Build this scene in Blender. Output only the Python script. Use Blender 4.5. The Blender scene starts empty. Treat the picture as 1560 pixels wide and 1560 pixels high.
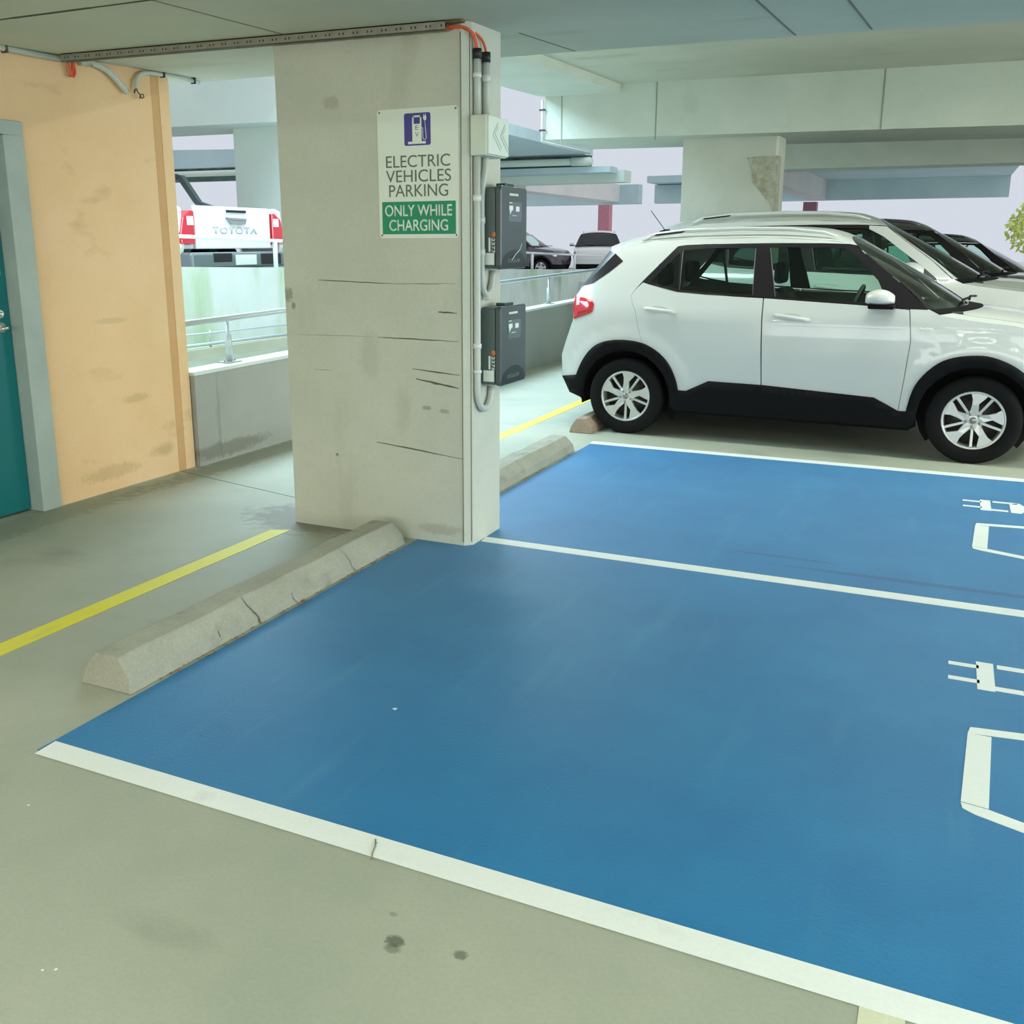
import bpy, bmesh, math, random
from mathutils import Vector, Matrix, noise
from mathutils.geometry import delaunay_2d_cdt
random.seed(7)
R = math.radians
scene = bpy.context.scene
COL = scene.collection

# ---------------------------------------------------------------- camera
cam_d = bpy.data.cameras.new('camera'); cam = bpy.data.objects.new('camera', cam_d); COL.objects.link(cam)
scene.camera = cam
F_PX, PX, PY = 1478.3, 732.36, 720.66
YAW, PITCH, ROLL = R(-25.4291), R(13.3258), R(.1171)
fw = Vector((math.sin(YAW)*math.cos(PITCH), math.cos(YAW)*math.cos(PITCH), -math.sin(PITCH)))
rt = Vector((math.cos(YAW), -math.sin(YAW), 0)); dn = fw.cross(rt)
cr, sr = math.cos(ROLL), math.sin(ROLL)
r2 = cr*rt + sr*dn; d2 = -sr*rt + cr*dn
m = Matrix.Identity(4)
for i in range(3):
    m[i][0] = r2[i]; m[i][1] = -d2[i]; m[i][2] = -fw[i]
m[2][3] = 1.5075
cam.matrix_world = m
cam_d.sensor_width = 36; cam_d.lens = 36*F_PX/1560
cam_d.shift_x = (780-PX)/1560; cam_d.shift_y = (PY-780)/1560
cam_d.clip_start = .05; cam_d.clip_end = 400

# ---------------------------------------------------------------- daylight and exposure
w = bpy.data.worlds.new('daylight'); scene.world = w; w.use_nodes = True
bg = w.node_tree.nodes['Background']; bg.inputs[0].default_value = (.655, .705, .785, 1); bg.inputs[1].default_value = 1.0
vs = scene.view_settings
vs.view_transform = 'Standard'; vs.look = 'None'; vs.gamma = 1; vs.exposure = 0.0; vs.use_curve_mapping = False

def sun(direction, strength, angle, color):
    l = bpy.data.lights.new('sun', 'SUN'); l.energy = strength; l.angle = R(angle); l.color = color
    o = bpy.data.objects.new('sun', l); COL.objects.link(o)
    o.rotation_euler = Vector(direction).to_track_quat('-Z', 'Y').to_euler()
def area(name, loc, direction, sx, sy, power, color):
    l = bpy.data.lights.new(name, 'AREA'); l.shape = 'RECTANGLE'; l.size = sx; l.size_y = sy; l.energy = power; l.color = color
    o = bpy.data.objects.new(name, l); COL.objects.link(o); o.location = loc
    o.rotation_euler = Vector(direction).to_track_quat('-Z', 'Y').to_euler()
sun((-.70, -.06, -1.0), .8, 3, (1, .98, .93))
LAMPS = [(-2.6, -.2, 38, 'batten lamp under the slab above the walkway line'), (.2, -.2, 24, 'batten lamp under the slab near the viewer'), (3.0, -.2, 24, 'batten lamp under the slab right of the viewer'),
         (2.4, 1.5, 55, 'batten lamp under the slab over the nearest blue bay'), (-.3, -3.4, 45, 'batten lamp under the slab behind the viewer'),
         (-2.9, 7.4, 36, 'added fill lamp hidden behind the band beam near the ramp void'), (.2, 7.3, 42, 'added fill lamp hidden behind the band beam over the white hatchback'), (3.5, 7.2, 125, 'added unseen fill lamp behind the band beam over the bonnets')]  # battens behind the band beam are added unseen to brighten the farther bays
DAY = (.93, 1.0, .97)
area('daylight_from_open_right_side', (8.5, 6.5, 1.95), (-1, 0, .08), 15, 1.9, 760, DAY)
area('daylight_from_open_front', (1.0, -8.5, 1.95), (0, 1, .16), 15, 1.9, 490, (.96, 1.0, .93))
area('daylight_over_ramp_void', (-7.2, 9.0, 5.3), (.75, -.05, -.7), 14, 2.4, 1600, (.60, .84, 1.0))

# ---------------------------------------------------------------- materials
MATS = {}
def lnk(nt, a, b): nt.links.new(a, b)
def base_mat(name):
    mt = bpy.data.materials.new(name); mt.use_nodes = True
    return mt, mt.node_tree, mt.node_tree.nodes['Principled BSDF']
def plain(name, col, rough=.5, metal=0, spec=.5, coat=0, var=0.0, scale=8, bump=0):
    if name in MATS: return MATS[name]
    mt, nt, p = base_mat(name)
    p.inputs['Base Color'].default_value = (*col, 1); p.inputs['Roughness'].default_value = rough
    p.inputs['Metallic'].default_value = metal; p.inputs['Specular IOR Level'].default_value = spec
    p.inputs['Coat Weight'].default_value = coat; p.inputs['Coat Roughness'].default_value = .04
    if var or bump:
        tc = nt.nodes.new('ShaderNodeNewGeometry'); n = nt.nodes.new('ShaderNodeTexNoise')
        n.inputs['Scale'].default_value = scale; n.inputs['Detail'].default_value = 6
        lnk(nt, tc.outputs['Position'], n.inputs['Vector'])
        if var:
            r = nt.nodes.new('ShaderNodeMapRange'); r.inputs[3].default_value = 1-var; r.inputs[4].default_value = 1+var
            r.inputs[1].default_value = .3; r.inputs[2].default_value = .7
            lnk(nt, n.outputs[0], r.inputs[0])
            mx = nt.nodes.new('ShaderNodeVectorMath'); mx.operation = 'SCALE'; mx.inputs[0].default_value = col
            lnk(nt, r.outputs[0], mx.inputs['Scale']); lnk(nt, mx.outputs[0], p.inputs['Base Color'])
        if bump:
            b = nt.nodes.new('ShaderNodeBump'); b.inputs['Strength'].default_value = bump; b.inputs['Distance'].default_value = .01
            lnk(nt, n.outputs[0], b.inputs['Height']); lnk(nt, b.outputs[0], p.inputs['Normal'])
    MATS[name] = mt; return mt

def worn(name, col, col2, scale=(1, 1, 1), rough=.8, streak=None, scol=(.1, .1, .08), samt=.5, fine=.06, spots=(), lines=(), bump=.15, spec=.3, swin=(.62, .75)):
    """mottled concrete or paint: two tones by noise, optional streak noise, exact spots (x,y,z,r,colour) and lines"""
    if name in MATS: return MATS[name]
    mt, nt, p = base_mat(name); N = nt.nodes
    geo = N.new('ShaderNodeNewGeometry')
    mp = N.new('ShaderNodeMapping'); mp.inputs['Scale'].default_value = scale; lnk(nt, geo.outputs['Position'], mp.inputs['Vector'])
    n1 = N.new('ShaderNodeTexNoise'); n1.inputs['Scale'].default_value = 1.6; n1.inputs['Detail'].default_value = 9; n1.inputs['Roughness'].default_value = .62
    lnk(nt, mp.outputs[0], n1.inputs['Vector'])
    mr = N.new('ShaderNodeMapRange'); mr.inputs[1].default_value = .32; mr.inputs[2].default_value = .68; lnk(nt, n1.outputs[0], mr.inputs[0])
    mix = N.new('ShaderNodeMix'); mix.data_type = 'RGBA'; mix.inputs[6].default_value = (*col, 1); mix.inputs[7].default_value = (*col2, 1)
    lnk(nt, mr.outputs[0], mix.inputs[0]); cur = mix.outputs[2]
    n2 = N.new('ShaderNodeTexNoise'); n2.inputs['Scale'].default_value = 90; n2.inputs['Detail'].default_value = 4; lnk(nt, geo.outputs['Position'], n2.inputs['Vector'])
    def darken(cur, fac, c2):
        mm = N.new('ShaderNodeMix'); mm.data_type = 'RGBA'; lnk(nt, fac, mm.inputs[0]); lnk(nt, cur, mm.inputs[6]); mm.inputs[7].default_value = (*c2, 1); return mm.outputs[2]
    if fine:
        f = N.new('ShaderNodeMapRange'); f.inputs[1].default_value = .35; f.inputs[2].default_value = .75; f.inputs[3].default_value = 0; f.inputs[4].default_value = fine*3
        lnk(nt, n2.outputs[0], f.inputs[0]); cur = darken(cur, f.outputs[0], tuple(c*.55 for c in col))
    if streak:
        ms = N.new('ShaderNodeMapping'); ms.inputs['Scale'].default_value = streak; lnk(nt, geo.outputs['Position'], ms.inputs['Vector'])
        n3 = N.new('ShaderNodeTexNoise'); n3.inputs['Scale'].default_value = 1; n3.inputs['Detail'].default_value = 5; lnk(nt, ms.outputs[0], n3.inputs['Vector'])
        s = N.new('ShaderNodeMapRange'); s.inputs[1].default_value = swin[0]; s.inputs[2].default_value = swin[1]; s.inputs[4].default_value = samt
        lnk(nt, n3.outputs[0], s.inputs[0]); cur = darken(cur, s.outputs[0], scol)
    for (c, rad, colr, amt) in spots:      # rad = (rx,ry,rz) ellipsoid
        v = N.new('ShaderNodeVectorMath'); v.operation = 'SUBTRACT'; lnk(nt, geo.outputs['Position'], v.inputs[0]); v.inputs[1].default_value = c
        nn = N.new('ShaderNodeTexNoise'); nn.inputs['Scale'].default_value = 1.6/max(1e-3, min(rad)); lnk(nt, geo.outputs['Position'], nn.inputs['Vector'])
        d = N.new('ShaderNodeVectorMath'); d.operation = 'DIVIDE'; lnk(nt, v.outputs[0], d.inputs[0]); d.inputs[1].default_value = rad
        le = N.new('ShaderNodeVectorMath'); le.operation = 'LENGTH'; lnk(nt, d.outputs[0], le.inputs[0])
        ad = N.new('ShaderNodeMath'); ad.operation = 'ADD'; lnk(nt, le.outputs['Value'], ad.inputs[0]); lnk(nt, nn.outputs[0], ad.inputs[1])
        q = N.new('ShaderNodeMapRange'); q.inputs[1].default_value = 1.6; q.inputs[2].default_value = 1.15; q.inputs[3].default_value = 0; q.inputs[4].default_value = amt
        lnk(nt, ad.outputs[0], q.inputs[0]); cur = darken(cur, q.outputs[0], colr)
    lnk(nt, cur, p.inputs['Base Color'])
    p.inputs['Roughness'].default_value = rough; p.inputs['Specular IOR Level'].default_value = spec
    if bump:
        b = N.new('ShaderNodeBump'); b.inputs['Strength'].default_value = bump; b.inputs['Distance'].default_value = .004
        lnk(nt, n2.outputs[0], b.inputs['Height']); lnk(nt, b.outputs[0], p.inputs['Normal'])
    MATS[name] = mt; return mt

def glass(name, tint, gloss=.9, rough=.01, fac=None):
    if name in MATS: return MATS[name]
    mt = bpy.data.materials.new(name); mt.use_nodes = True; nt = mt.node_tree; N = nt.nodes; N.clear()
    out = N.new('ShaderNodeOutputMaterial'); t = N.new('ShaderNodeBsdfTransparent'); t.inputs[0].default_value = (*tint, 1)
    g = N.new('ShaderNodeBsdfGlossy'); g.inputs[0].default_value = (gloss, gloss, gloss, 1); g.inputs[1].default_value = rough
    fr = N.new('ShaderNodeFresnel'); fr.inputs[0].default_value = 1.5
    mx = N.new('ShaderNodeMixShader'); lnk(nt, fr.outputs[0], mx.inputs[0]); lnk(nt, t.outputs[0], mx.inputs[1]); lnk(nt, g.outputs[0], mx.inputs[2]); lnk(nt, mx.outputs[0], out.inputs[0])
    MATS[name] = mt; return mt

C_GREY = (.40, .41, .34)
STAIN = (.07, .075, .055)
m_floor = worn('floor_concrete', (.32, .355, .28), (.40, .42, .335), (1, 1, 1), .62, spec=.35, streak=(1.1, 2.6, 1), scol=(.20, .21, .15), samt=.5, fine=.05,
    spots=[((-.972, 1.594, 0), (.024, .020, .1), STAIN, .75), ((-.965, 1.572, 0), (.022, .016, .1), STAIN, .5), ((-.82, 1.618, 0), (.018, .015, .1), STAIN, .65), ((-1.02, 1.67, 0), (.012, .008, .1), STAIN, .35), ((-3.1, 4.35, 0), (.45, .30, .1), (.13, .10, .08), .55),  # last spot: brown pillar-foot strip with the pillar's soft shadow painted in
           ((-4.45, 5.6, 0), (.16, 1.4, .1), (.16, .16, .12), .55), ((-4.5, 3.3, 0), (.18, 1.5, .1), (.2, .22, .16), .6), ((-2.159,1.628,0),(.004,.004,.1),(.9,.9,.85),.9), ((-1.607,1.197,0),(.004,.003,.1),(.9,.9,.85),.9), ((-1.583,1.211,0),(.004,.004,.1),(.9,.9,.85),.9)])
m_blue = worn('blue_bay_paint', (.007, .145, .345), (.013, .185, .40), (1.2, 1.2, 1), .52, spec=.34, streak=(9, 1.2, 1), scol=(.06, .25, .42), samt=.35, fine=.03, bump=.25, swin=(.58, .8),
    spots=[((.1, 4.62, 0), (.7, .03, .1), (.01, .06, .16), .5), ((-.6, 4.75, 0), (.3, .02, .1), (.01, .06, .16), .4), ((-1.53, 2.55, 0), (.008, .008, .1), (.8, .85, .85), .9)])
m_blue.node_tree.nodes['Principled BSDF'].inputs['Sheen Weight'].default_value = .16; m_blue.node_tree.nodes['Principled BSDF'].inputs['Sheen Roughness'].default_value = .35
m_white = worn('white_line_paint', (.74, .79, .76), (.78, .82, .79), (2, 2, 1), .5, fine=.03, streak=(6, 6, 1), scol=(.5, .55, .45), samt=.4)
m_yellow = worn('yellow_line_paint', (.72, .66, .03), (.74, .70, .10), (2, 1, 1), .5, fine=.04, streak=(7, 3, 1), scol=(.42, .42, .2), samt=.6)
m_oldyellow = worn('worn_pale_paint', (.60, .62, .42), (.68, .70, .55), (3, 3, 1), .6, fine=.05)
m_pillar = worn('pillar_concrete', (.52, .55, .465), (.59, .61, .525), (1.3, 1.3, 1.3), .8, fine=.04, streak=(2.2, 2.2, .8), scol=(.30, .30, .22), samt=.45,
    spots=[((-2.83, 4.25, 2.18), (.05, .2, .035), (.28, .25, .16), .35), ((-2.25, 4.25, .07), (.14, .2, .03), (.26, .24, .17), .35), ((-3.14, 4.25, 1.25), (.03, .1, .04), (.2, .2, .13), .6), ((-3.11, 4.25, 1.19), (.015, .1, .02), (.15, .14, .1), .6), ((-2.32, 4.25, .70), (.03, .1, .012), (.2, .19, .15), .6), ((-2.22, 4.25, .69), (.03, .1, .012), (.2, .19, .15), .5), ((-2.87, 4.25, .41), (.01, .1, .01), (.12, .12, .1), .7), ((-2.65, 4.25, .95), (.07, .1, .13), (.36, .36, .27), .3)])
m_scrape = plain('scrape_rubber', (.12, .115, .09), .9)
m_beam = worn('beam_concrete', (.56, .62, .54), (.64, .69, .61), (.8, .8, .8), .85, fine=.03, streak=(1.2, 1.2, .7), scol=(.34, .36, .26), samt=.5)
m_soffit = worn('soffit_concrete', (.54, .57, .47), (.61, .63, .53), (.7, .7, .7), .85, fine=.03, streak=(.8, 2.5, 1), scol=(.31, .33, .25), samt=.4)
m_stop = worn('wheel_stop_concrete', (.33, .335, .27), (.40, .405, .33), (3, 3, 3), .85, fine=.08, streak=(9, 5, 7), scol=(.20, .20, .15), samt=.6, bump=.5)
m_stopbrown = worn('wheel_stop_brown', (.30, .22, .15), (.42, .32, .24), (5, 5, 5), .85, fine=.08, streak=(30, 5, 7), scol=(.14, .10, .07), samt=.7, bump=.6)
m_orange = worn('orange_render', (.80, .53, .29), (.86, .60, .36), (.9, .9, .9), .8, fine=.03, streak=(4, 2.2, 5), scol=(.45, .31, .13), samt=.5, bump=.5,
    spots=[((-4.62, 4.6, .55), (.1, .12, .03), (.45, .32, .15), .4), ((-4.62, 4.35, .12), (.1, .25, .05), (.42, .30, .14), .35), ((-4.62, 4.97, .08), (.1, .03, .09), (.18, .12, .06), .55), ((-4.62, 4.45, 1.05), (.1, .14, .02), (.52, .38, .19), .4)])
m_orangejoint = worn('orange_joint', (.62, .36, .16), (.66, .40, .19), (2, 2, 2), .8, fine=.03)
m_lowwall = worn('barrier_concrete', (.34, .355, .325), (.40, .41, .37), (1, 1, 1), .8, fine=.04, streak=(1, 16, 1.0), scol=(.16, .17, .15), samt=.55, swin=(.66, .78),
    spots=[((-4.58, 5.4, .08), (.1, .5, .06), (.16, .16, .12), .6)])
m_coping = worn('pale_coping', (.55, .60, .56), (.62, .67, .62), (2, 2, 2), .7, fine=.02)
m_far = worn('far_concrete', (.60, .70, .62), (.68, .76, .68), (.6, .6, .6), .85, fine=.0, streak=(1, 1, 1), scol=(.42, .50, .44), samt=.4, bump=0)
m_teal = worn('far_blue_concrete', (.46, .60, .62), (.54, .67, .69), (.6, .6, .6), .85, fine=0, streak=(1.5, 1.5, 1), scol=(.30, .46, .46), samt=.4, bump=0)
m_darkgap = plain('gap_shade_tone', (.10, .17, .14), .9, var=.4, scale=3)  # dark tone paints in the shadowed gap between beam and pipe
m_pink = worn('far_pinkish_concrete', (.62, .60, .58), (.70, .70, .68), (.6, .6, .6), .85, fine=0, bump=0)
m_moss = worn('mossy_parapet', (.55, .64, .58), (.66, .73, .69), (.8, .8, .8), .85, fine=0, streak=(1, 2.6, .5), scol=(.36, .52, .28), samt=.75, bump=0, swin=(.5, .68))
m_red = plain('hazed_red_paint', (.50, .20, .24), .7, var=.1)  # pinkish tone has the distance haze mixed into the red
m_pvc = plain('grey_pvc', (.52, .56, .51), .4)
m_pvc2 = plain('pale_pvc_clip', (.70, .74, .70), .35)
m_black = plain('black_plastic', (.012, .012, .013), .45)
m_cable = plain('orange_cable', (.70, .10, .03), .4)
m_galv = plain('galvanised_steel', (.33, .33, .28), .5, metal=.3, var=.12, scale=20)
m_rust = plain('rusty_steel', (.16, .12, .08), .7, metal=.3, var=.3, scale=30)
m_slot = plain('dark_slot', (.03, .028, .02), .8)
m_rail = plain('grey_rail_paint', (.50, .56, .57), .35, metal=.3)
m_whiterail = plain('white_rail_paint', (.82, .85, .86), .4)
m_signw = plain('sign_white', (.74, .82, .74), .35)
m_signg = plain('sign_green', (.0, .27, .14), .4)
m_signb = plain('sign_blue', (.055, .05, .27), .4)
m_signtext = plain('sign_text_grey', (.12, .16, .13), .5)
m_chg = plain('charger_grey', (.085, .115, .105), .38, spec=.5)
m_chgf = plain('charger_front_grey', (.06, .085, .09), .30, spec=.5)
m_chgd = plain('charger_dark', (.02, .035, .035), .3)
m_label = plain('pale_label', (.72, .76, .70), .5)
m_orangelogo = plain('orange_logo', (.60, .19, .08), .5)
m_door = plain('teal_door_paint', (.0, .155, .165), .35, spec=.5)
m_frame = plain('grey_door_frame', (.38, .45, .41), .5, var=.08, scale=5)
m_chrome = plain('brushed_chrome', (.75, .76, .74), .2, metal=1)

# ---------------------------------------------------------------- mesh helpers
class MB:
    def __init__(s): s.v = []; s.f = []; s.m = []; s.sm = []; s.n = {}
    def add(s, vs, fs, mi=0, smooth=False):
        o = len(s.v); s.v += [tuple(v) for v in vs]
        for f in fs: s.f.append([i+o for i in f]); s.m.append(mi); s.sm.append(smooth)
        return s
    def box(s, a, b, mi=0):
        x0, y0, z0 = a; x1, y1, z1 = b
        vs = [(x0,y0,z0),(x1,y0,z0),(x1,y1,z0),(x0,y1,z0),(x0,y0,z1),(x1,y0,z1),(x1,y1,z1),(x0,y1,z1)]
        return s.add(vs, [(0,3,2,1),(4,5,6,7),(0,1,5,4),(1,2,6,5),(2,3,7,6),(3,0,4,7)], mi)
    def hexa(s, vs, mi=0):
        return s.add(vs, [(0,3,2,1),(4,5,6,7),(0,1,5,4),(1,2,6,5),(2,3,7,6),(3,0,4,7)], mi)
    def prism(s, poly, frm, to, mi=0, smooth=False):
        """poly: list of 2D points, frm/to: functions 2D->3D for the two caps"""
        n = len(poly); vs = [frm(p) for p in poly]+[to(p) for p in poly]
        fs = [tuple(range(n-1, -1, -1)), tuple(range(n, 2*n))]
        s.add(vs, fs, mi); s.add(vs, [(i, (i+1) % n, (i+1) % n+n, i+n) for i in range(n)], mi, smooth); return s
    def tube(s, pts, r, n=10, mi=0, caps=True, rs=None):
        pts = [Vector(p) for p in pts]; rings = []; prev = None
        for i, p in enumerate(pts):
            d = (pts[min(i+1, len(pts)-1)]-pts[max(i-1, 0)]).normalized()
            if prev is None:
                u = d.cross(Vector((0, 0, 1)));
                if u.length < .1: u = d.cross(Vector((0, 1, 0)))
                u.normalize()
            else: u = (prev-d*prev.dot(d)).normalized()
            prev = u; v = d.cross(u); rr = rs[i] if rs else r
            rings.append([p+rr*(math.cos(2*math.pi*k/n)*u+math.sin(2*math.pi*k/n)*v) for k in range(n)])
        vs = [q for ring in rings for q in ring]
        s.add(vs, [(i*n+k, i*n+(k+1) % n, (i+1)*n+(k+1) % n, (i+1)*n+k) for i in range(len(pts)-1) for k in range(n)], mi, True)
        if caps: s.add(vs, [tuple(range(n-1, -1, -1)), tuple(range((len(pts)-1)*n, len(pts)*n))], mi)
        return s
    def lathe(s, prof, org, axis='Y', n=40, mi=0):
        """prof: (radius, along) about axis through org"""
        vs = []
        for (r, a) in prof:
            for k in range(n):
                c, q = math.cos(2*math.pi*k/n)*r, math.sin(2*math.pi*k/n)*r
                p = {'Y': (c, a, q), 'Z': (c, q, a), 'X': (a, c, q)}[axis]
                vs.append((org[0]+p[0], org[1]+p[1], org[2]+p[2]))
        return s.add(vs, [(i*n+k, i*n+(k+1) % n, (i+1)*n+(k+1) % n, (i+1)*n+k) for i in range(len(prof)-1) for k in range(n)], mi, True)
    def build(s, name, mats, parent=None, bevel=0, recalc=True, solid=0):
        me = bpy.data.meshes.new(name); me.from_pydata(s.v, [], s.f)
        if not isinstance(mats, (list, tuple)): mats = [mats]
        for x in mats: me.materials.append(x)
        for p, mi, sm in zip(me.polygons, s.m, s.sm): p.material_index = mi; p.use_smooth = sm
        if s.n:
            me.update(); me.normals_split_custom_set_from_vertices([s.n.get(i, (0, 0, 0)) for i in range(len(s.v))])
        else:
            bm = bmesh.new(); bm.from_mesh(me)
            bmesh.ops.remove_doubles(bm, verts=bm.verts, dist=1e-5)
            if recalc: bmesh.ops.recalc_face_normals(bm, faces=bm.faces)
            bm.to_mesh(me); bm.free(); me.update()
        o = bpy.data.objects.new(name, me); COL.objects.link(o)
        if parent: o.parent = parent
        if bevel:
            b = o.modifiers.new('bevel', 'BEVEL'); b.width = bevel; b.segments = 2; b.limit_method = 'ANGLE'; b.angle_limit = R(40)
        if solid:
            b = o.modifiers.new('thickness', 'SOLIDIFY'); b.thickness = solid; b.offset = -1
        return o
def tag(o, label, cat, group=None, kind=None):
    o['label'] = label; o['category'] = cat
    if group: o['group'] = group
    if kind: o['kind'] = kind
    return o
def struct(o, label=None, cat=None):
    o['kind'] = 'structure'
    if label: o['label'] = label
    if cat: o['category'] = cat
    return o
def empty(name, loc, label, cat, rz=0, group=None):
    o = bpy.data.objects.new(name, None); COL.objects.link(o); o.location = loc; o.rotation_euler = (0, 0, rz); o.empty_display_size = .1
    return tag(o, label, cat, group)
def label(o, t): o['label'] = t; return o
def text(name, s, mat, parent, mtx, width, height, spacing=1.0, depth=.001, bold=0):
    """lettering turned into a real mesh, fitted to width x height, lower-left corner at the origin of mtx"""
    cu = bpy.data.curves.new(name, 'FONT'); cu.body = s; cu.space_character = spacing; cu.extrude = .0; cu.offset = bold
    t = bpy.data.objects.new('tmp', cu); COL.objects.link(t)
    dg = bpy.context.evaluated_depsgraph_get(); me = bpy.data.meshes.new_from_object(t.evaluated_get(dg))
    bpy.data.objects.remove(t); bpy.data.curves.remove(cu)
    xs = [v.co.x for v in me.vertices]; ys = [v.co.y for v in me.vertices]
    sx = width/(max(xs)-min(xs)); sy = height/(max(ys)-min(ys)); mx, my = min(xs), min(ys)
    bm = bmesh.new(); bm.from_mesh(me)
    for v in bm.verts: v.co = mtx @ Vector(((v.co.x-mx)*sx, (v.co.y-my)*sy, 0))
    g = bmesh.ops.extrude_face_region(bm, geom=list(bm.faces))
    nrm = (mtx.to_3x3() @ Vector((0, 0, 1))).normalized()*depth
    for e in g['geom']:
        if isinstance(e, bmesh.types.BMVert): e.co += nrm
    bmesh.ops.recalc_face_normals(bm, faces=bm.faces); bm.to_mesh(me); bm.free()
    me.materials.clear(); me.materials.append(mat)
    o = bpy.data.objects.new(name, me); COL.objects.link(o)
    if parent: o.parent = parent
    return o
def mtx_facing(origin, right, up):
    r = Vector(right).normalized(); u = Vector(up).normalized(); n = r.cross(u)
    mm = Matrix.Identity(4)
    for i in range(3): mm[i][0] = r[i]; mm[i][1] = u[i]; mm[i][2] = n[i]; mm[i][3] = origin[i]
    return mm
def bez(p0, p1, p2, p3, n=14):
    out = []
    for i in range(n+1):
        t = i/n; out.append(Vector(p0)*(1-t)**3+3*Vector(p1)*t*(1-t)**2+3*Vector(p2)*t*t*(1-t)+Vector(p3)*t**3)
    return out

# ---------------------------------------------------------------- large structure
struct(MB().box((-4.95, -9, -.3), (14, 24, 0)).build('floor', m_floor), 'grey green concrete car park floor', 'floor')
# slab and beams overhead: everything climbs gently away from the viewer
def slab_z(x, y): return 3.356+.0285*(y-12)-.0134*(x+3.78)
def sof_z(x, y): return 2.504+.030*(y-4.2)-.018*(x+3.13)
def soft_block(x0, x1, y0, y1, zf, thick, top=None, mi=0, mb=None):
    mb = mb or MB()
    lo = [(x0,y0,zf(x0,y0)),(x1,y0,zf(x1,y0)),(x1,y1,zf(x1,y1)),(x0,y1,zf(x0,y1))]
    return mb.hexa(lo+[(x, y, (top if top else z+thick)) for x, y, z in lo], mi)
s = MB(); soft_block(-4.77, 14, -9, 20.2, slab_z, .35, mb=s)
struct(s.build('ceiling', m_soffit), 'concrete slab overhead', 'ceiling')
s = MB(); pts = [(-4.90, 2.3), (14, 2.3), (14, 5.25), (-2.0, 5.32), (-4.90, 5.52)]
s.prism(pts, lambda p: (p[0], p[1], sof_z(*p)), lambda p: (p[0], p[1], 3.45))
beam1 = struct(s.build('ceiling_beam', m_soffit), 'wide concrete band beam over the front pillar', 'beam')
s = MB()
for (x0, y0, x1, y1) in ((-3.05, 3.2, -3.06, 4.2), (-2.0, 4.65, -1.95, 5.30), (-.85, 3.1, -.80, 5.28), (-.50, 4.1, -.45, 5.26)):
    z0, z1 = sof_z(x0, y0)-.0015, sof_z(x1, y1)-.0015
    s.hexa([(x0-.006,y0,z0),(x0+.006,y0,z0),(x1+.006,y1,z1),(x1-.006,y1,z1),(x0-.006,y0,z0+.01),(x0+.006,y0,z0+.01),(x1+.006,y1,z1+.01),(x1-.006,y1,z1+.01)])
struct(s.build('formwork_joint', plain('joint_line', (.2, .22, .18), .9), beam1))
s = MB()
for k in range(24):
    xa, xb = -4.9+k*.5, -4.4+k*.5; ya, yb = 3.34-.045*(xa+3.9), 3.34-.045*(xb+3.9); r = random.uniform(.006, .012)
    s.hexa([(xa,ya-r,sof_z(xa,ya)-.002),(xb,yb-r,sof_z(xb,yb)-.002),(xb,yb+r,sof_z(xb,yb)-.002),(xa,ya+r,sof_z(xa,ya)-.002),(xa,ya-r,sof_z(xa,ya)+.01),(xb,yb-r,sof_z(xb,yb)+.01),(xb,yb+r,sof_z(xb,yb)+.01),(xa,ya+r,sof_z(xa,ya)+.01)])
struct(s.build('dark_joint', plain('dark_joint_line', (.07, .08, .05), .95), beam1))
def b2z(x, y): return 2.750-.0165*(x+4.0)+.01*(y-11.9)
s = MB(); soft_block(-4.74, 14, 11.85, 13.5, b2z, 1, top=3.75, mb=s)
beam2 = struct(s.build('ceiling_beam', m_beam), 'deep concrete beam over the second pillar', 'beam')
s = MB()
for x in (-4.52, -3.33, -.84, 1.9):
    s.box((x-.007, 11.846, 2.70), (x+.007, 11.856, 3.35))
struct(s.build('formwork_joint', plain('joint_line2', (.30, .33, .27), .9), beam2))
s = MB(); soft_block(-4.80, -3.776, 5.52, 11.85, lambda x, y: slab_z(x, y)-.098, .3, mb=s)
struct(s.build('ceiling_edge_strip', m_beam), 'thicker slab edge strip beside the ramp void', 'slab edge')
s = MB(); soft_block(-3.6, 14, 19.6, 20.4, lambda x, y: 2.845-.004*(x+3), 1, top=3.9, mb=s)
struct(s.build('ceiling_beam', m_beam), 'third concrete beam row beyond the white cars', 'beam')

# pillars
ch = .035
poly = [(-3.16, 4.25), (-2.08-ch, 4.25), (-2.08, 4.25+ch), (-2.08, 4.61), (-3.16, 4.61)]
mb = MB(); mb.prism(poly, lambda p: (p[0], p[1], 0), lambda p: (p[0], p[1], 2.54))
pillar1 = tag(mb.build('concrete_pillar', m_pillar), 'broad grey concrete pillar carrying the parking sign and both charger boxes', 'pillar')
mb = MB()    # thin scrape marks and board joint lines on the broad face
for (x0, z0, x1, z1, t) in ((-2.95, 1.325, -2.50, 1.312, .003), (-2.50, 1.312, -2.15, 1.318, .0015), (-2.25, 1.18, -2.145, 1.178, .004), (-2.60, 1.045, -2.14, 1.04, .003), (-3.1, 1.04, -2.62, 1.045, .001), (-2.40, .895, -2.135, .875, .004), (-2.38, .845, -2.14, .81, .006), (-2.62, .50, -2.12, .455, .0035), (-3.0, .86, -2.88, .86, .001)):
    n = 9; top = []; bot = []
    for i in range(n+1):
        u = i/n; x = x0+(x1-x0)*u; z = z0+(z1-z0)*u+random.uniform(-.0012, .0012); h = t*(.25+.75*math.sin(math.pi*(.1+.85*u)))*random.uniform(.7, 1.1)
        top.append((x, z+h)); bot.append((x, z-h))
    for i in range(n):
        q = [bot[i], bot[i+1], top[i+1], top[i]]
        mb.add([(a, 4.2493, b) for a, b in q], [(0, 1, 2, 3)])
mb.build('scrape_mark', m_scrape, pillar1)
mb = MB()
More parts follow.
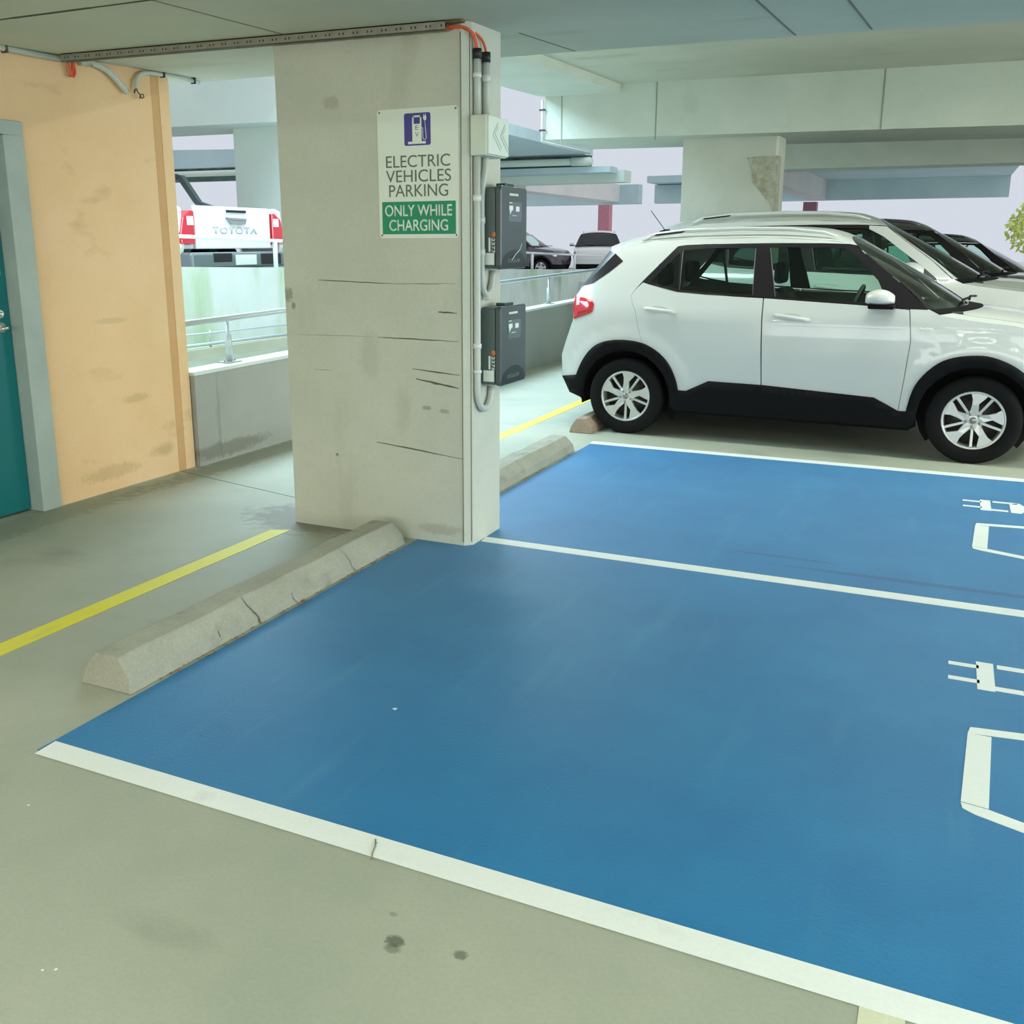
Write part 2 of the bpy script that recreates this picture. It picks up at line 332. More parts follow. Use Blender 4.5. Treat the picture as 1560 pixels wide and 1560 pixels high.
for x in (-2.118, -2.086): mb.tube([(x, 4.247 if x < -2.1 else 4.278, z) for z in (.02, .4, .8, 1.2, 1.6, 2.0, 2.44)], .0022, 5)
mb.build('corner_line', plain('corner_dirt', (.2, .19, .14), .9), pillar1)
poly = [(-3.09, 12.25), (-1.99, 12.25), (-1.96, 12.28), (-1.96, 12.75), (-3.09, 12.75)]
mb = MB(); mb.prism(poly, lambda p: (p[0], p[1], 0), lambda p: (p[0], p[1], 2.80))
pillar2 = tag(mb.build('concrete_pillar', m_pillar), 'grey concrete pillar with a spalled corner behind the white cars', 'pillar')
mb = MB()
pts = [(-2.32, 2.49), (-2.17, 2.50), (-1.985, 2.50), (-1.985, 1.86), (-2.03, 1.98), (-2.08, 2.02), (-2.16, 2.12), (-2.24, 2.2), (-2.26, 2.35)]
mb.prism(pts, lambda p: (p[0], 12.246, p[1]), lambda p: (p[0], 12.26, p[1]))
mb.box((-1.985, 12.246, 1.86), (-1.955, 12.45, 2.50))
mb.build('spalled_patch', worn('spalled_concrete', (.36, .34, .24), (.55, .56, .46), (9, 9, 9), .95, fine=.1, streak=(20, 20, 12), scol=(.18, .17, .12), samt=.7, bump=.8), pillar2)

# left wall with door
ztop = 2.60
mb = MB(); mb.box((-4.90, 3.93, 0), (-4.62, 5.00, ztop)); mb.box((-4.90, 2.72, 2.15), (-4.62, 3.93, ztop)); mb.box((-4.90, -9, 0), (-4.62, 2.72, ztop))
mb.box((-4.90, 5.00, 0), (-4.616, 5.09, ztop))
wall = struct(mb.build('wall_left', m_orange), 'orange rendered wall around the teal door', 'wall')
mb = MB(); mb.box((-4.63, 4.935, .0), (-4.619, 4.998, 2.53)); struct(mb.build('wall_joint', m_orangejoint, wall))
# door frame and door
dr = struct(empty('door_1', (-4.62, 3.3, 0), 'teal metal door in a grey steel frame', 'door'))
def kid(mb, name, mat, par, bevel=0, **k):
    loc = par.location; mb.v = [(v[0]-loc[0], v[1]-loc[1], v[2]-loc[2]) for v in mb.v]; return mb.build(name, mat, par, bevel, **k)
mb = MB()
for (ya, yb) in ((3.80, 3.93), (2.72, 2.85)):
    inner = 1 if ya > 3.3 else -1
    mb.box((-4.80, ya, 0), (-4.600, yb, 2.075))
mb.box((-4.80, 2.72, 2.075), (-4.600, 3.93, 2.15))
kid(mb, 'door_frame', m_frame, dr, .006)
leaf = kid(MB().box((-4.745, 2.856, .012), (-4.70, 3.797, 2.068)), 'door_leaf', m_door, dr, .002)
mb = MB(); mb.lathe([(0, .012), (.026, .012), (.03, 0)], (-4.70, 3.735, 1.06), 'X', 20); mb.tube([(-4.685, 3.735, 1.06), (-4.645, 3.735, 1.06), (-4.64, 3.72, 1.06), (-4.638, 3.62, 1.056)], .0095, 10)
kid(mb, 'lever_handle', m_chrome, dr)
mb = MB(); mb.lathe([(0, .006), (.008, .006), (.008, .016), (.024, .014), (.027, 0)], (-4.70, 3.73, 1.135), 'X', 20); kid(mb, 'lock_cylinder', m_chrome, dr)
notice = kid(MB().box((-4.70, 3.665, 1.345), (-4.697, 3.765, 1.445)), 'door_notice', m_label, dr, .001)
mb = MB()
for i in range(5): mb.box((-4.6975, 3.675, 1.36+i*.012), (-4.6965, 3.755-.012*(i % 2), 1.362+i*.012))
mb.box((-4.6975, 3.70, 1.422), (-4.6965, 3.722, 1.428)); kid(mb, 'notice_print', plain('grey_print', (.35, .4, .4), .6), dr)
struct(MB().box((-4.99, 2.8, 0), (-4.90, 3.9, 2.2)).build('wall_recess', m_black))
# low barrier wall with coping
mb = MB()
mb.hexa([(-4.78,5.10,-.3),(-4.58,5.10,-.3),(-4.58,22,-.3),(-4.78,22,-.3),(-4.78,5.10,.635),(-4.58,5.10,.632),(-4.58,22,.825),(-4.78,22,.828)])
lw = struct(mb.build('wall_barrier', m_lowwall), 'low grey concrete barrier wall along the ramp void', 'wall')
mb = MB(); mb.hexa([(-4.785,5.10,.633),(-4.574,5.10,.633),(-4.574,22,.826),(-4.785,22,.826),(-4.77,5.10,.655),(-4.59,5.10,.655),(-4.59,22,.848),(-4.77,22,.848)])
struct(mb.build('coping', m_coping, lw))
# handrail on the barrier
def rail_z(y): return .973+.0174*(y-5.22)
hr = empty('handrail', (-4.70, 5.2, .65), 'grey tubular handrail on steel posts standing on the low barrier wall', 'handrail')
mb = MB(); mb.tube([(-4.72, y, rail_z(y)) for y in (5.12, 9, 13, 17, 21.5)], .022, 14)
kid(mb, 'rail', m_rail, hr)
for i, y in enumerate((5.64, 7.76, 9.88, 12.0, 13.95, 16.1, 18.2)):
    zb = .655+.0114*(y-5.1); zt = rail_z(y)
    mb = MB(); mb.tube([(-4.72, y, zb), (-4.72, y, zb+.20), (-4.72, y, zb+.212), (-4.72, y, zt)], .02, 14, rs=[.024, .024, .011, .011])
    po = kid(mb, 'post', m_rail, hr)
    mb = MB(); mb.box((-4.775, y-.075, zb-.002), (-4.665, y+.075, zb+.008))
    for q in (-.055, .055): mb.tube([(-4.72, y+q, zb), (-4.72, y+q, zb+.022)], .008, 6)
    kid(mb, 'base_plate', m_galv, hr)

# ---------------------------------------------------------------- beyond the void
mb = MB()
mb.hexa([(-40,2,.30),(-8.05,2,.30),(-8.05,60,.30),(-40,60,.30),(-40,2,.90),(-8.05,2,.90),(-8.05,22,.62),(-40,22,.62)])
mb.hexa([(-40,22,-.3),(20,22,-.3),(20,36,-.3),(-40,36,-.3),(-40,22,.62),(20,22,.62),(20,36,.22),(-40,36,.22)]); mb.box((-40, 36, -.3), (20, 75, .22))
struct(mb.build('floor_far_deck', plain('far_deck', (.6, .62, .6), .8)), 'pale concrete deck across the void', 'floor')
struct(MB().box((-9, -9, -1.5), (-4.95, 60, -1.25)).build('floor_lower_ramp', plain('lower_ramp', (.75, .78, .76), .8)), 'sunlit lower ramp in the void', 'floor')
mb = MB()
mb.hexa([(-8.05,2,.22),(-7.90,2,.22),(-7.90,24,.0),(-8.05,24,.0),(-8.05,2,1.434),(-7.90,2,1.434),(-7.90,24,.838),(-8.05,24,.838)])
struct(mb.build('wall_parapet', m_moss), 'pale mossy parapet wall of the far deck', 'wall')
mb = MB(); mb.box((-8.05, 24, .2), (-4.9, 24.15, .86)); struct(mb.build('wall_void_end', m_far), 'parapet closing the far end of the void', 'wall')
mb = MB(); mb.box((-8.1, 2, .21), (-7.72, 14, .325)); struct(mb.build('trim_ledge', worn('olive_ledge', (.36, .39, .28), (.45, .47, .35), (1, 1, 1), .9, fine=0)), 'olive stained concrete ledge below the parapet', 'ledge')
mb = MB(); mb.box((-8.1, 2, -1.25), (-7.85, 24, .21)); struct(mb.build('wall_lower', worn('pale_green_wall', (.62, .66, .50), (.70, .73, .60), (1, 1, 1), .9, fine=0)), 'pale green wall beside the lower ramp', 'wall')
gr = empty('guard_rail', (-7.85, 9, .3), 'thin double guard rail below the mossy parapet', 'guard rail')
for z, r in ((.50, .011), (.375, .02)): kid(MB().tube([(-7.78, 2, z+.05), (-7.78, 14, z-.05)], r, 8), 'rail', m_rail, gr)
for y in (5, 9, 13): kid(MB().tube([(-7.80, y, .32), (-7.80, y, .52)], .012, 8), 'post', m_rail, gr)
pr = empty('parapet_rail', (-7.97, 4, 1.3), 'white tubular rail standing on the mossy parapet before the white pickup', 'guard rail')
def par_z(y): return 1.246-.0271*(y-8.8)
kid(MB().tube([(-7.97, y, par_z(y)+.345) for y in (3, 9, 16, 23.9)], .022, 10), 'rail', m_whiterail, pr)
for y in (6.0, 8.3, 10.55, 12.8, 15.1, 17.4, 19.3, 21.9): kid(MB().tube([(-7.97, y, par_z(y)), (-7.97, y, par_z(y)+.345)], .03, 10), 'post', m_whiterail, pr)
# beams and pillars across the void
mb = MB(); mb.hexa([(-26,11.75,3.37),(-8.6,11.75,3.17),(-8.6,12.9,3.17),(-26,12.9,3.37),(-26,11.75,4.4),(-8.6,11.75,4.4),(-8.6,12.9,4.4),(-26,12.9,4.4)])
struct(mb.build('ceiling_beam', m_far), 'pale beam above the white pickup across the void', 'beam')
tag(MB().box((-9.92, 12.25, .6), (-8.85, 12.7, 3.2)).build('concrete_pillar', m_far), 'pale concrete pillar behind the white pickup', 'pillar')
def xbeam(x0, x1, ya, yb, zl, zr, hl, hr, mb=None):   # beam along x with sloping underside and top
    mb = mb or MB(); return mb.hexa([(x0,ya,zl),(x1,ya,zr),(x1,yb,zr),(x0,yb,zl),(x0,ya,hl),(x1,ya,hr),(x1,yb,hr),(x0,yb,hl)])
mb = xbeam(-26, -7.1, 20, 20.5, 3.42, 3.29, 4.05, 3.50); xbeam(-12.5, -6.55, 20.0, 20.5, 2.94, 2.93, 3.07, 3.05, mb)
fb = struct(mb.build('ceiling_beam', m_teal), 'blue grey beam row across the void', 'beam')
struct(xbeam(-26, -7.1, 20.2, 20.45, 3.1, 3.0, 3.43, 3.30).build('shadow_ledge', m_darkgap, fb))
mb = MB(); mb.tube([(-26, 19.90, 3.27), (-6.9, 19.90, 3.145)], .070, 14); mb.tube([(-7.35, 19.90, 3.148), (-6.95, 19.90, 3.145)], .085, 14)
tag(mb.build('drain_pipe', m_far), 'fat pale drain pipe hung along the blue grey beam', 'pipe')
mb = MB(); mb.box((-11, 13.2, 3.30), (-7.0, 20.0, 3.48))
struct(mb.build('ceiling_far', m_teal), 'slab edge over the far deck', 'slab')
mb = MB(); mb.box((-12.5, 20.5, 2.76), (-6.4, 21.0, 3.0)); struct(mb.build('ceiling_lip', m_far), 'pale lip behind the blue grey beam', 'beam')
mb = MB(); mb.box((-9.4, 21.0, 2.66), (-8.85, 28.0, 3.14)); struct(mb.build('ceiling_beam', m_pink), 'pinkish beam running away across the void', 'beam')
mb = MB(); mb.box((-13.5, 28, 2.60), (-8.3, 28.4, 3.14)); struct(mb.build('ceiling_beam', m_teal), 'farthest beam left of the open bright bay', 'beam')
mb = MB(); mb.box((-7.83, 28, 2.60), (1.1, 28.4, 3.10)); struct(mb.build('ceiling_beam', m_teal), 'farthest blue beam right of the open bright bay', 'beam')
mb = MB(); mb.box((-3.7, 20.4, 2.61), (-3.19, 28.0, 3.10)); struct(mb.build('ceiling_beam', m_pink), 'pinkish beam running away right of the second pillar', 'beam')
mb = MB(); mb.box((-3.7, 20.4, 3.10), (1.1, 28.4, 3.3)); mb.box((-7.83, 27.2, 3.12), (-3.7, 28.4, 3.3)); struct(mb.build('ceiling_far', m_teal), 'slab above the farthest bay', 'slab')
tag(MB().box((-15.6, 46, .22), (-15.05, 46.5, 4.6)).build('red_pillar', m_red), 'haze tinted red painted pillar rising behind the white boxy car', 'pillar')
tag(MB().box((-3.95, 29.5, .62), (-3.6, 29.9, 2.62)).build('red_pillar', plain('dark_red_paint', (.22, .09, .12), .7)), 'dark red pillar right of the spalled concrete pillar', 'pillar')

# ---------------------------------------------------------------- painted markings on the floor
def plate(pts, z=.003, mb=None, mi=0, z0=None):
    z0 = (0 if z < .0028 else .00155) if z0 is None else z0
    mb = mb or MB(); mb.prism(pts, lambda p: (p[0], p[1], z0), lambda p: (p[0], p[1], z), mi); return mb
tag(plate([(-2.385, 1.85), (3.4, 1.85), (3.4, 4.39), (-2.385, 4.39)], .0015).build('painted_bay', m_blue), 'blue painted charging bay floor nearest the viewer', 'parking bay')
tag(plate([(-2.385, 4.39), (3.4, 4.39), (3.4, 7.05), (-2.385, 7.05)], .0015).build('painted_bay', m_blue), 'blue painted charging bay floor beside the white hatchback', 'parking bay')
tag(plate([(-2.372, 1.831), (3.4, 1.831), (3.4, 1.912), (-2.376, 1.912)]).build('bay_line', m_white), 'wide white line at the near edge of the blue bays', 'floor line')
tag(plate([(-2.068, 4.353), (3.4, 4.353), (3.4, 4.435), (-2.079, 4.435)]).build('bay_line', m_white), 'white line between the two blue bays starting at the pillar', 'floor line')
tag(plate([(-2.391, 6.985), (3.4, 6.985), (3.4, 7.08), (-2.397, 7.08)]).build('bay_line', m_white), 'white line between the blue bay and the white hatchback', 'floor line')
tag(plate([(-.024, 1.2), (.062, 1.2), (.062, 1.831), (-.024, 1.831)], .002).build('bay_line', m_oldyellow), 'worn pale line stub at the bottom right corner', 'floor line')
tag(plate([(-3.19, -4), (-3.09, -4), (-3.09, 4.10), (-3.19, 4.06)], .002).build('yellow_line', m_yellow), 'yellow walkway line left of the long wheel stop', 'floor line')
tag(plate([(-3.18, 4.75), (-3.08, 4.75), (-3.10, 20), (-3.20, 20)], .002).build('yellow_line', m_yellow), 'yellow walkway line behind the pillar', 'floor line')
struct(plate([(-4.6, 4.93), (-3.2, 4.62), (-3.2, 4.626), (-4.6, 4.938)], .001).build('trim_floor_joint', plain('floor_joint', (.13, .14, .12), .9)))
def ribbon(pts, wd, mb, closed=False):
    for (a, b) in zip(pts, pts[1:]+([pts[0]] if closed else [])):
        a, b = Vector(a), Vector(b); d = (b-a).normalized(); n = Vector((-d.y, d.x))*wd/2; a2, b2 = a-d*wd*.42, b+d*wd*.42
        plate([tuple(a2-n), tuple(b2-n), tuple(b2+n), tuple(a2+n)], .003, mb)
def symbol(ox, oy, lab, nm):
    e = empty('charging_symbol', (ox, oy, 0), lab, 'floor marking', group=None)
    mb = MB()
    plate([(0, .06), (.10, .06), (.10, .09), (0, .09)], .003, mb); plate([(0, -.075), (.10, -.075), (.10, -.045), (0, -.045)], .003, mb)
    plate([(.092, -.125), (.148, -.125), (.148, .125), (.092, .125)], .003, mb)
    plate([(.16, .085), (.29, .085), (.29, .12), (.16, .12)], .003, mb); plate([(.148, -.115), (.235, -.115), (.235, -.080), (.148, -.080)], .003, mb)
    plate([(.248, -.125), (.30, -.125), (.322, -.06), (.322, .06), (.30, .118), (.248, .085)], .003, mb)
    plate([(.322, -.02), (.75, -.02), (.75, .015), (.322, .015)], .003, mb)
    mb.build('plug_mark', m_white, e)
    mb = MB()
    # car outline below the plug (side view lying on the floor)
    plate([(.058, -.485), (.125, -.485), (.105, -.93), (.036, -.92)], .003, mb)
    plate([(.058, -.485), (.066, -.44), (.09, -.435), (.34, -.40), (.34, -.445)], .003, mb)
    plate([(.036, -.925), (.04, -.955), (.07, -.975), (.30, -1.055), (.30, -1.005), (.105, -.935)], .003, mb)
    plate([(.34, -.40), (.34, -.445), (.85, -.445), (.86, -.40)], .003, mb); plate([(.30, -1.055), (.30, -1.005), (.85, -1.02), (.86, -1.07)], .003, mb)
    plate([(.33, -.445), (.375, -.445), (.355, -1.01), (.305, -1.01)], .003, mb)
    mb.build('car_mark', m_white, e); return e
symbol(.13, 3.66, 'white plug and car symbol painted in the nearest blue bay', 'a')
symbol(.195, 6.25, 'white plug and car symbol painted in the farther blue bay', 'b')

# ---------------------------------------------------------------- wheel stops
def wheel_stop(y0, y1, mat, lab, x1=-2.40, wd=.235, name='wheel_stop'):
    prof = [(0, 0), (wd, 0), (wd-.012, .055), (wd-.065, .118), (.055, .118), (.012, .05)]
    mb = MB(); n = max(8, int((y1-y0)/.06)); rings = []
    for i in range(n+1):
        y = y0+(y1-y0)*i/n; ring = []
        for k, (a, b) in enumerate(prof):
            j = 0 if b == 0 else 1
            e = (.02 if i in (0, n) else .0)*j*(1 if i == 0 else -1)
            dx = noise.noise(Vector((a*9, y*5, k)))*.006*j; dz = noise.noise(Vector((a*7+3, y*6, k*2)))*.006*j
            ring.append((x1-wd+a+dx, y+e*(b/.118)+noise.noise(Vector((a*20, k, y0)))*.006*j*(i in (0, n)), b+dz))
        rings.append(ring)
    k = len(prof); vs = [p for r in rings for p in r]
    mb.add(vs, [(i*k+a, i*k+(a+1) % k, (i+1)*k+(a+1) % k, (i+1)*k+a) for i in range(n) for a in range(k)])
    mb.add(vs, [tuple(range(k-1, -1, -1)), tuple(range(n*k, n*k+k))])
    return tag(mb.build(name, mat, None, .006), lab, 'wheel stop')
ws1 = wheel_stop(2.25, 4.147, m_stop, 'long concrete wheel stop at the head of the nearest bay')
ws2 = wheel_stop(4.80, 6.68, m_stop, 'concrete wheel stop right of the pillar at the farther bay')
for (y, a, lo, hi) in ((2.92, .011, 0, 1), (3.17, .005, .3, 1), (3.63, .006, 0, 1), (2.70, .004, .5, .9)):
    mb = MB(); path = [(-2.466, .1195), (-2.44, .089), (-2.4125, .0585), (-2.4065, .033), (-2.3985, .006)]; n = len(path); A_ = []; B_ = []
    for i in range(n):
        u = i/(n-1)
        if not lo <= u <= hi: continue
        yy = y+.03*u+random.uniform(-.008, .008); h = a*(.2+.8*u)*random.uniform(.5, 1.1)
        A_.append((path[i][0]+.0025, yy, path[i][1]+.0012)); B_.append((path[i][0]+.0025, yy+h, path[i][1]+.0012))
    for i in range(len(A_)-1): mb.add([A_[i], B_[i], B_[i+1], A_[i+1]], [(0, 1, 2, 3)])
    mb.build('crack_mark', m_scrape, ws1)
wheel_stop(7.36, 9.2, m_stopbrown, 'brown chipped wheel stop behind the rear tyre of the white hatchback', x1=-2.50, wd=.2)

# leaf litter along the wheel stops, twig
m_leaf = plain('dry_leaf', (.34, .22, .12), .8, var=.4, scale=60)
def litter(y0, y1, n, nm):
    mb = MB()
    for i in range(n):
        y = random.uniform(y0, y1); x = -2.397+abs(random.gauss(0, .012)); a = random.uniform(0, 6.28); l = random.uniform(.006, .018); q = l*random.uniform(.3, .6)
        c, s_ = math.cos(a), math.sin(a); z = .003+random.uniform(0, .004)
        mb.add([(x+c*l, y+s_*l, z), (x-s_*q, y+c*q, z+.003), (x-c*l, y-s_*l, z+.001), (x+s_*q, y-c*q, z+.002)], [(0, 1, 2, 3)])
    return mb
o = tag(litter(2.35, 4.1, 70, 0).build('leaf_litter', m_leaf), 'dry leaf crumbs along the long wheel stop', 'leaf litter', kind='stuff')
o = tag(litter(4.85, 6.6, 55, 0).build('leaf_litter', m_leaf), 'dry leaf crumbs along the wheel stop beyond the pillar', 'leaf litter', kind='stuff')
mb = MB(); mb.tube([(-1.205, 1.895, .005), (-1.19, 1.87, .006), (-1.183, 1.845, .005), (-1.170, 1.818, .004)], .0016, 6); mb.tube([(-1.197, 1.882, .005), (-1.187, 1.875, .012)], .001, 5)
tag(mb.build('twig', plain('twig_brown', (.18, .17, .09), .8)), 'thin crooked twig lying across the near white line', 'twig')

# ---------------------------------------------------------------- sign on the pillar
sg = empty('parking_sign', (-2.348, 4.25, 1.832), 'white and green electric vehicles parking sign screwed to the broad pillar', 'sign')
def rrect(x0, x1, z0, z1, r, n=6):
    out = []
    for (cx, cz, a0) in ((x1-r, z1-r, 0), (x0+r, z1-r, 90), (x0+r, z0+r, 180), (x1-r, z0+r, 270)):
        for i in range(n+1): a = R(a0+90*i/n); out.append((cx+r*math.cos(a), cz+r*math.sin(a)))
    return out
def face(poly, y0, y1, name, mat, par=sg, bevel=0):
    mb = MB(); mb.prism(poly, lambda p: (p[0], y0, p[1]), lambda p: (p[0], y1, p[1])); return kid(mb, name, mat, par, bevel)
face(rrect(-2.567, -2.130, 1.532, 2.129, .016), 4.250, 4.2455, 'sign_plate', m_signw)
face(rrect(-2.550, -2.146, 1.551, 1.704, .004), 4.2456, 4.2448, 'green_panel', m_signg)
fp = face(rrect(-2.418, -2.276, 1.960, 2.106, .010), 4.2456, 4.2448, 'blue_panel', m_signb)
Y = 4.2442
def lp(pts, nm='pump_graphic'): return face(pts, 4.2448, Y, nm, m_signw)
mb = MB()
def addp(pts, a=4.2448, b=Y):
    mb.prism([(x, z) for x, z in pts], lambda p: (p[0], a, p[1]), lambda p: (p[0], b, p[1]))
def rc(x0, x1, z0, z1): return [(x0, z0), (x1, z0), (x1, z1), (x0, z1)]
addp(rc(-2.398, -2.302, 1.967, 1.978)); addp(rc(-2.374, -2.324, 1.978, 2.057)); addp(rc(-2.374, -2.366, 2.057, 2.094)); addp(rc(-2.332, -2.324, 2.057, 2.094)); addp(rc(-2.374, -2.324, 2.087, 2.095))
mb.tube([(x, 4.2445, z) for x, z in ((-2.324, 2.040), (-2.318, 2.038), (-2.317, 1.992), (-2.312, 1.985), (-2.304, 1.985), (-2.299, 1.993), (-2.302, 2.03), (-2.306, 2.07))], .0016, 6)
addp([(-2.311, 2.072), (-2.300, 2.070), (-2.297, 2.082), (-2.299, 2.092), (-2.313, 2.092), (-2.315, 2.082)]); addp(rc(-2.312, -2.309, 2.092, 2.100)); addp(rc(-2.303, -2.300, 2.092, 2.100))
kid(mb, 'pump_graphic', m_signw, sg)
def sgn_text(s, x0, x1, z0, z1, mat, bold=0, nm='lettering', sp=1.0):
    o = sg.location; return text(nm, s, mat, sg, mtx_facing((x0-o[0], 4.2447-o[1], z0-o[2]), (1, 0, 0), (0, 0, 1)), x1-x0, z1-z0, sp, .0008, bold)
sgn_text('ELECTRIC', -2.522, -2.174, 1.862, 1.917, m_signtext); sgn_text('VEHICLES', -2.524, -2.170, 1.794, 1.850, m_signtext)
sgn_text('PARKING', -2.508, -2.186, 1.726, 1.783, m_signtext)
sgn_text('ONLY WHILE', -2.534, -2.166, 1.635, 1.689, m_signw, .012); sgn_text('CHARGING', -2.512, -2.188, 1.566, 1.620, m_signw, .012)
sgn_text('E', -2.357, -2.341, 2.030, 2.050, m_signtext, nm='lettering'); sgn_text('V', -2.358, -2.339, 1.999, 2.020, m_signtext, nm='lettering')
for x in (-2.554, -2.143):
    for z in (2.116, 1.546): kid(MB().lathe([(0, -.002), (.0042, -.002), (.005, 0)], (x, 4.2455, z), 'Y', 12), 'screw', plain('screw', (.2, .2, .17), .4, metal=.5), sg)

# ---------------------------------------------------------------- conduits, junction box and chargers on the narrow pillar face
XF = -2.08
def conduit(pts, r, lab, clips=(), gland=None):
    p0 = pts[0]; e = empty('conduit', tuple(p0), lab, 'conduit')
    kid(MB().tube(pts, r, 14), 'pipe', m_pvc, e)
    for (a, b) in clips:
        a = Vector(a); b = Vector(b); kid(MB().tube([a, b], r*1.28, 14), 'coupling', m_pvc2, e)
    if gland: kid(MB().tube([gland, Vector(gland)+Vector((0, 0, .045))], r*1.25, 14), 'gland', m_black, e)
    return e
xc = XF+.019
y1, y2 = 4.305, 4.405
conduit([(xc, y1, 2.085), (xc, y1, 2.33)], .016, 'left grey conduit dropping from the ceiling cables into the junction box', [((xc, y1, 2.25), (xc, y1, 2.27))], (xc, y1, 2.33))
conduit([(xc, y2, 2.085), (xc, y2, 2.33)], .016, 'right grey conduit dropping from the ceiling cables into the junction box', [((xc, y2, 2.245), (xc, y2, 2.275))], (xc, y2, 2.33))
ys = 4.30
long_ = [(xc, ys, 1.91), (xc, ys, 1.5), (xc, ys, 1.0), (xc, ys, .80)]+bez((xc, ys, .80), (xc, ys+.01, .66), (xc, 4.46, .66), (xc, 4.465, .80))[1:]
conduit(long_, .0165, 'long grey conduit running down to the lower charger box', [((xc, ys, 1.70), (xc, ys, 1.73)), ((xc, ys, 1.005), (xc, ys, 1.03)), ((xc, ys, .885), (xc, ys, .90))])
sh = bez((xc, 4.40, 1.91), (xc, 4.40, 1.82), (xc+.001, 4.352, 1.80), (xc+.001, 4.350, 1.70))+[(xc+.001, 4.35, 1.5), (xc+.001, 4.35, 1.36)]+bez((xc+.001, 4.35, 1.36), (xc, 4.355, 1.22), (xc, 4.475, 1.23), (xc, 4.485, 1.375))[1:]
conduit(sh, .0145, 'short grey conduit bending under the upper charger box', [((xc, 4.35, 1.60), (xc, 4.35, 1.63)), ((xc, 4.35, 1.45), (xc, 4.35, 1.48)), ((xc, 4.398, 1.255), (xc, 4.41, 1.248))])
jb = empty('junction_box', (XF, 4.40, 1.905), 'pale square junction box marked with chevrons on the pillar side', 'junction box')
kid(MB().box((XF, 4.265, 1.905), (XF+.085, 4.50, 2.085)), 'box', m_signw and plain('jb_plastic', (.62, .70, .60), .45), jb, .006)
kid(MB().box((XF+.083, 4.27, 1.910), (XF+.096, 4.495, 2.08)), 'lid', plain('jb_lid', (.66, .74, .65), .45), jb, .004)
for k in (0, 1):
    yb = 4.312+k*.082; X_ = XF+.0965; mb = MB()
    for (a, b, w_) in (((0, 1.998), (.055, 2.055), .006), ((0, 1.998), (.085, 1.932), .006), ((.022, 2.004), (.098, 1.944), .006), ((.022, 2.004), (.060, 2.040), .004)):
        d = Vector((b[0]-a[0], b[1]-a[1])).normalized(); n = Vector((-d.y, d.x))*w_/2
        mb.add([(X_+.0002*k, yb+q[0], q[1]) for q in ((a[0]-n.x, a[1]-n.y), (b[0]-n.x, b[1]-n.y), (b[0]+n.x, b[1]+n.y), (a[0]+n.x, a[1]+n.y))], [(0, 1, 2, 3)])
    kid(mb, 'chevron_mark', plain('chevron_green_grey', (.30, .38, .32), .5), jb, recalc=False)
# orange cables fanning from the strut end into the glands
for i, (yy, zt, x0, off) in enumerate(((y1-.006, 2.372, -2.215, 0), (y1+.008, 2.372, -2.215, .012), (y2, 2.372, -2.215, .024))):
    pts = bez((x0, 4.230+off*.3, 2.462-off*.3), (-2.08, 4.232+off, 2.470-off*.3), (xc, yy-.02, 2.465), (xc, yy, 2.362), 18)
    tag(MB().tube(pts, .0062, 8).build('orange_cable', m_cable), ('leftmost orange cable entering the left conduit gland on the pillar', 'second orange cable entering the left conduit gland on the pillar', 'orange cable arching over to the right conduit gland on the pillar')[i], 'cable', group='orange cables at the pillar top')

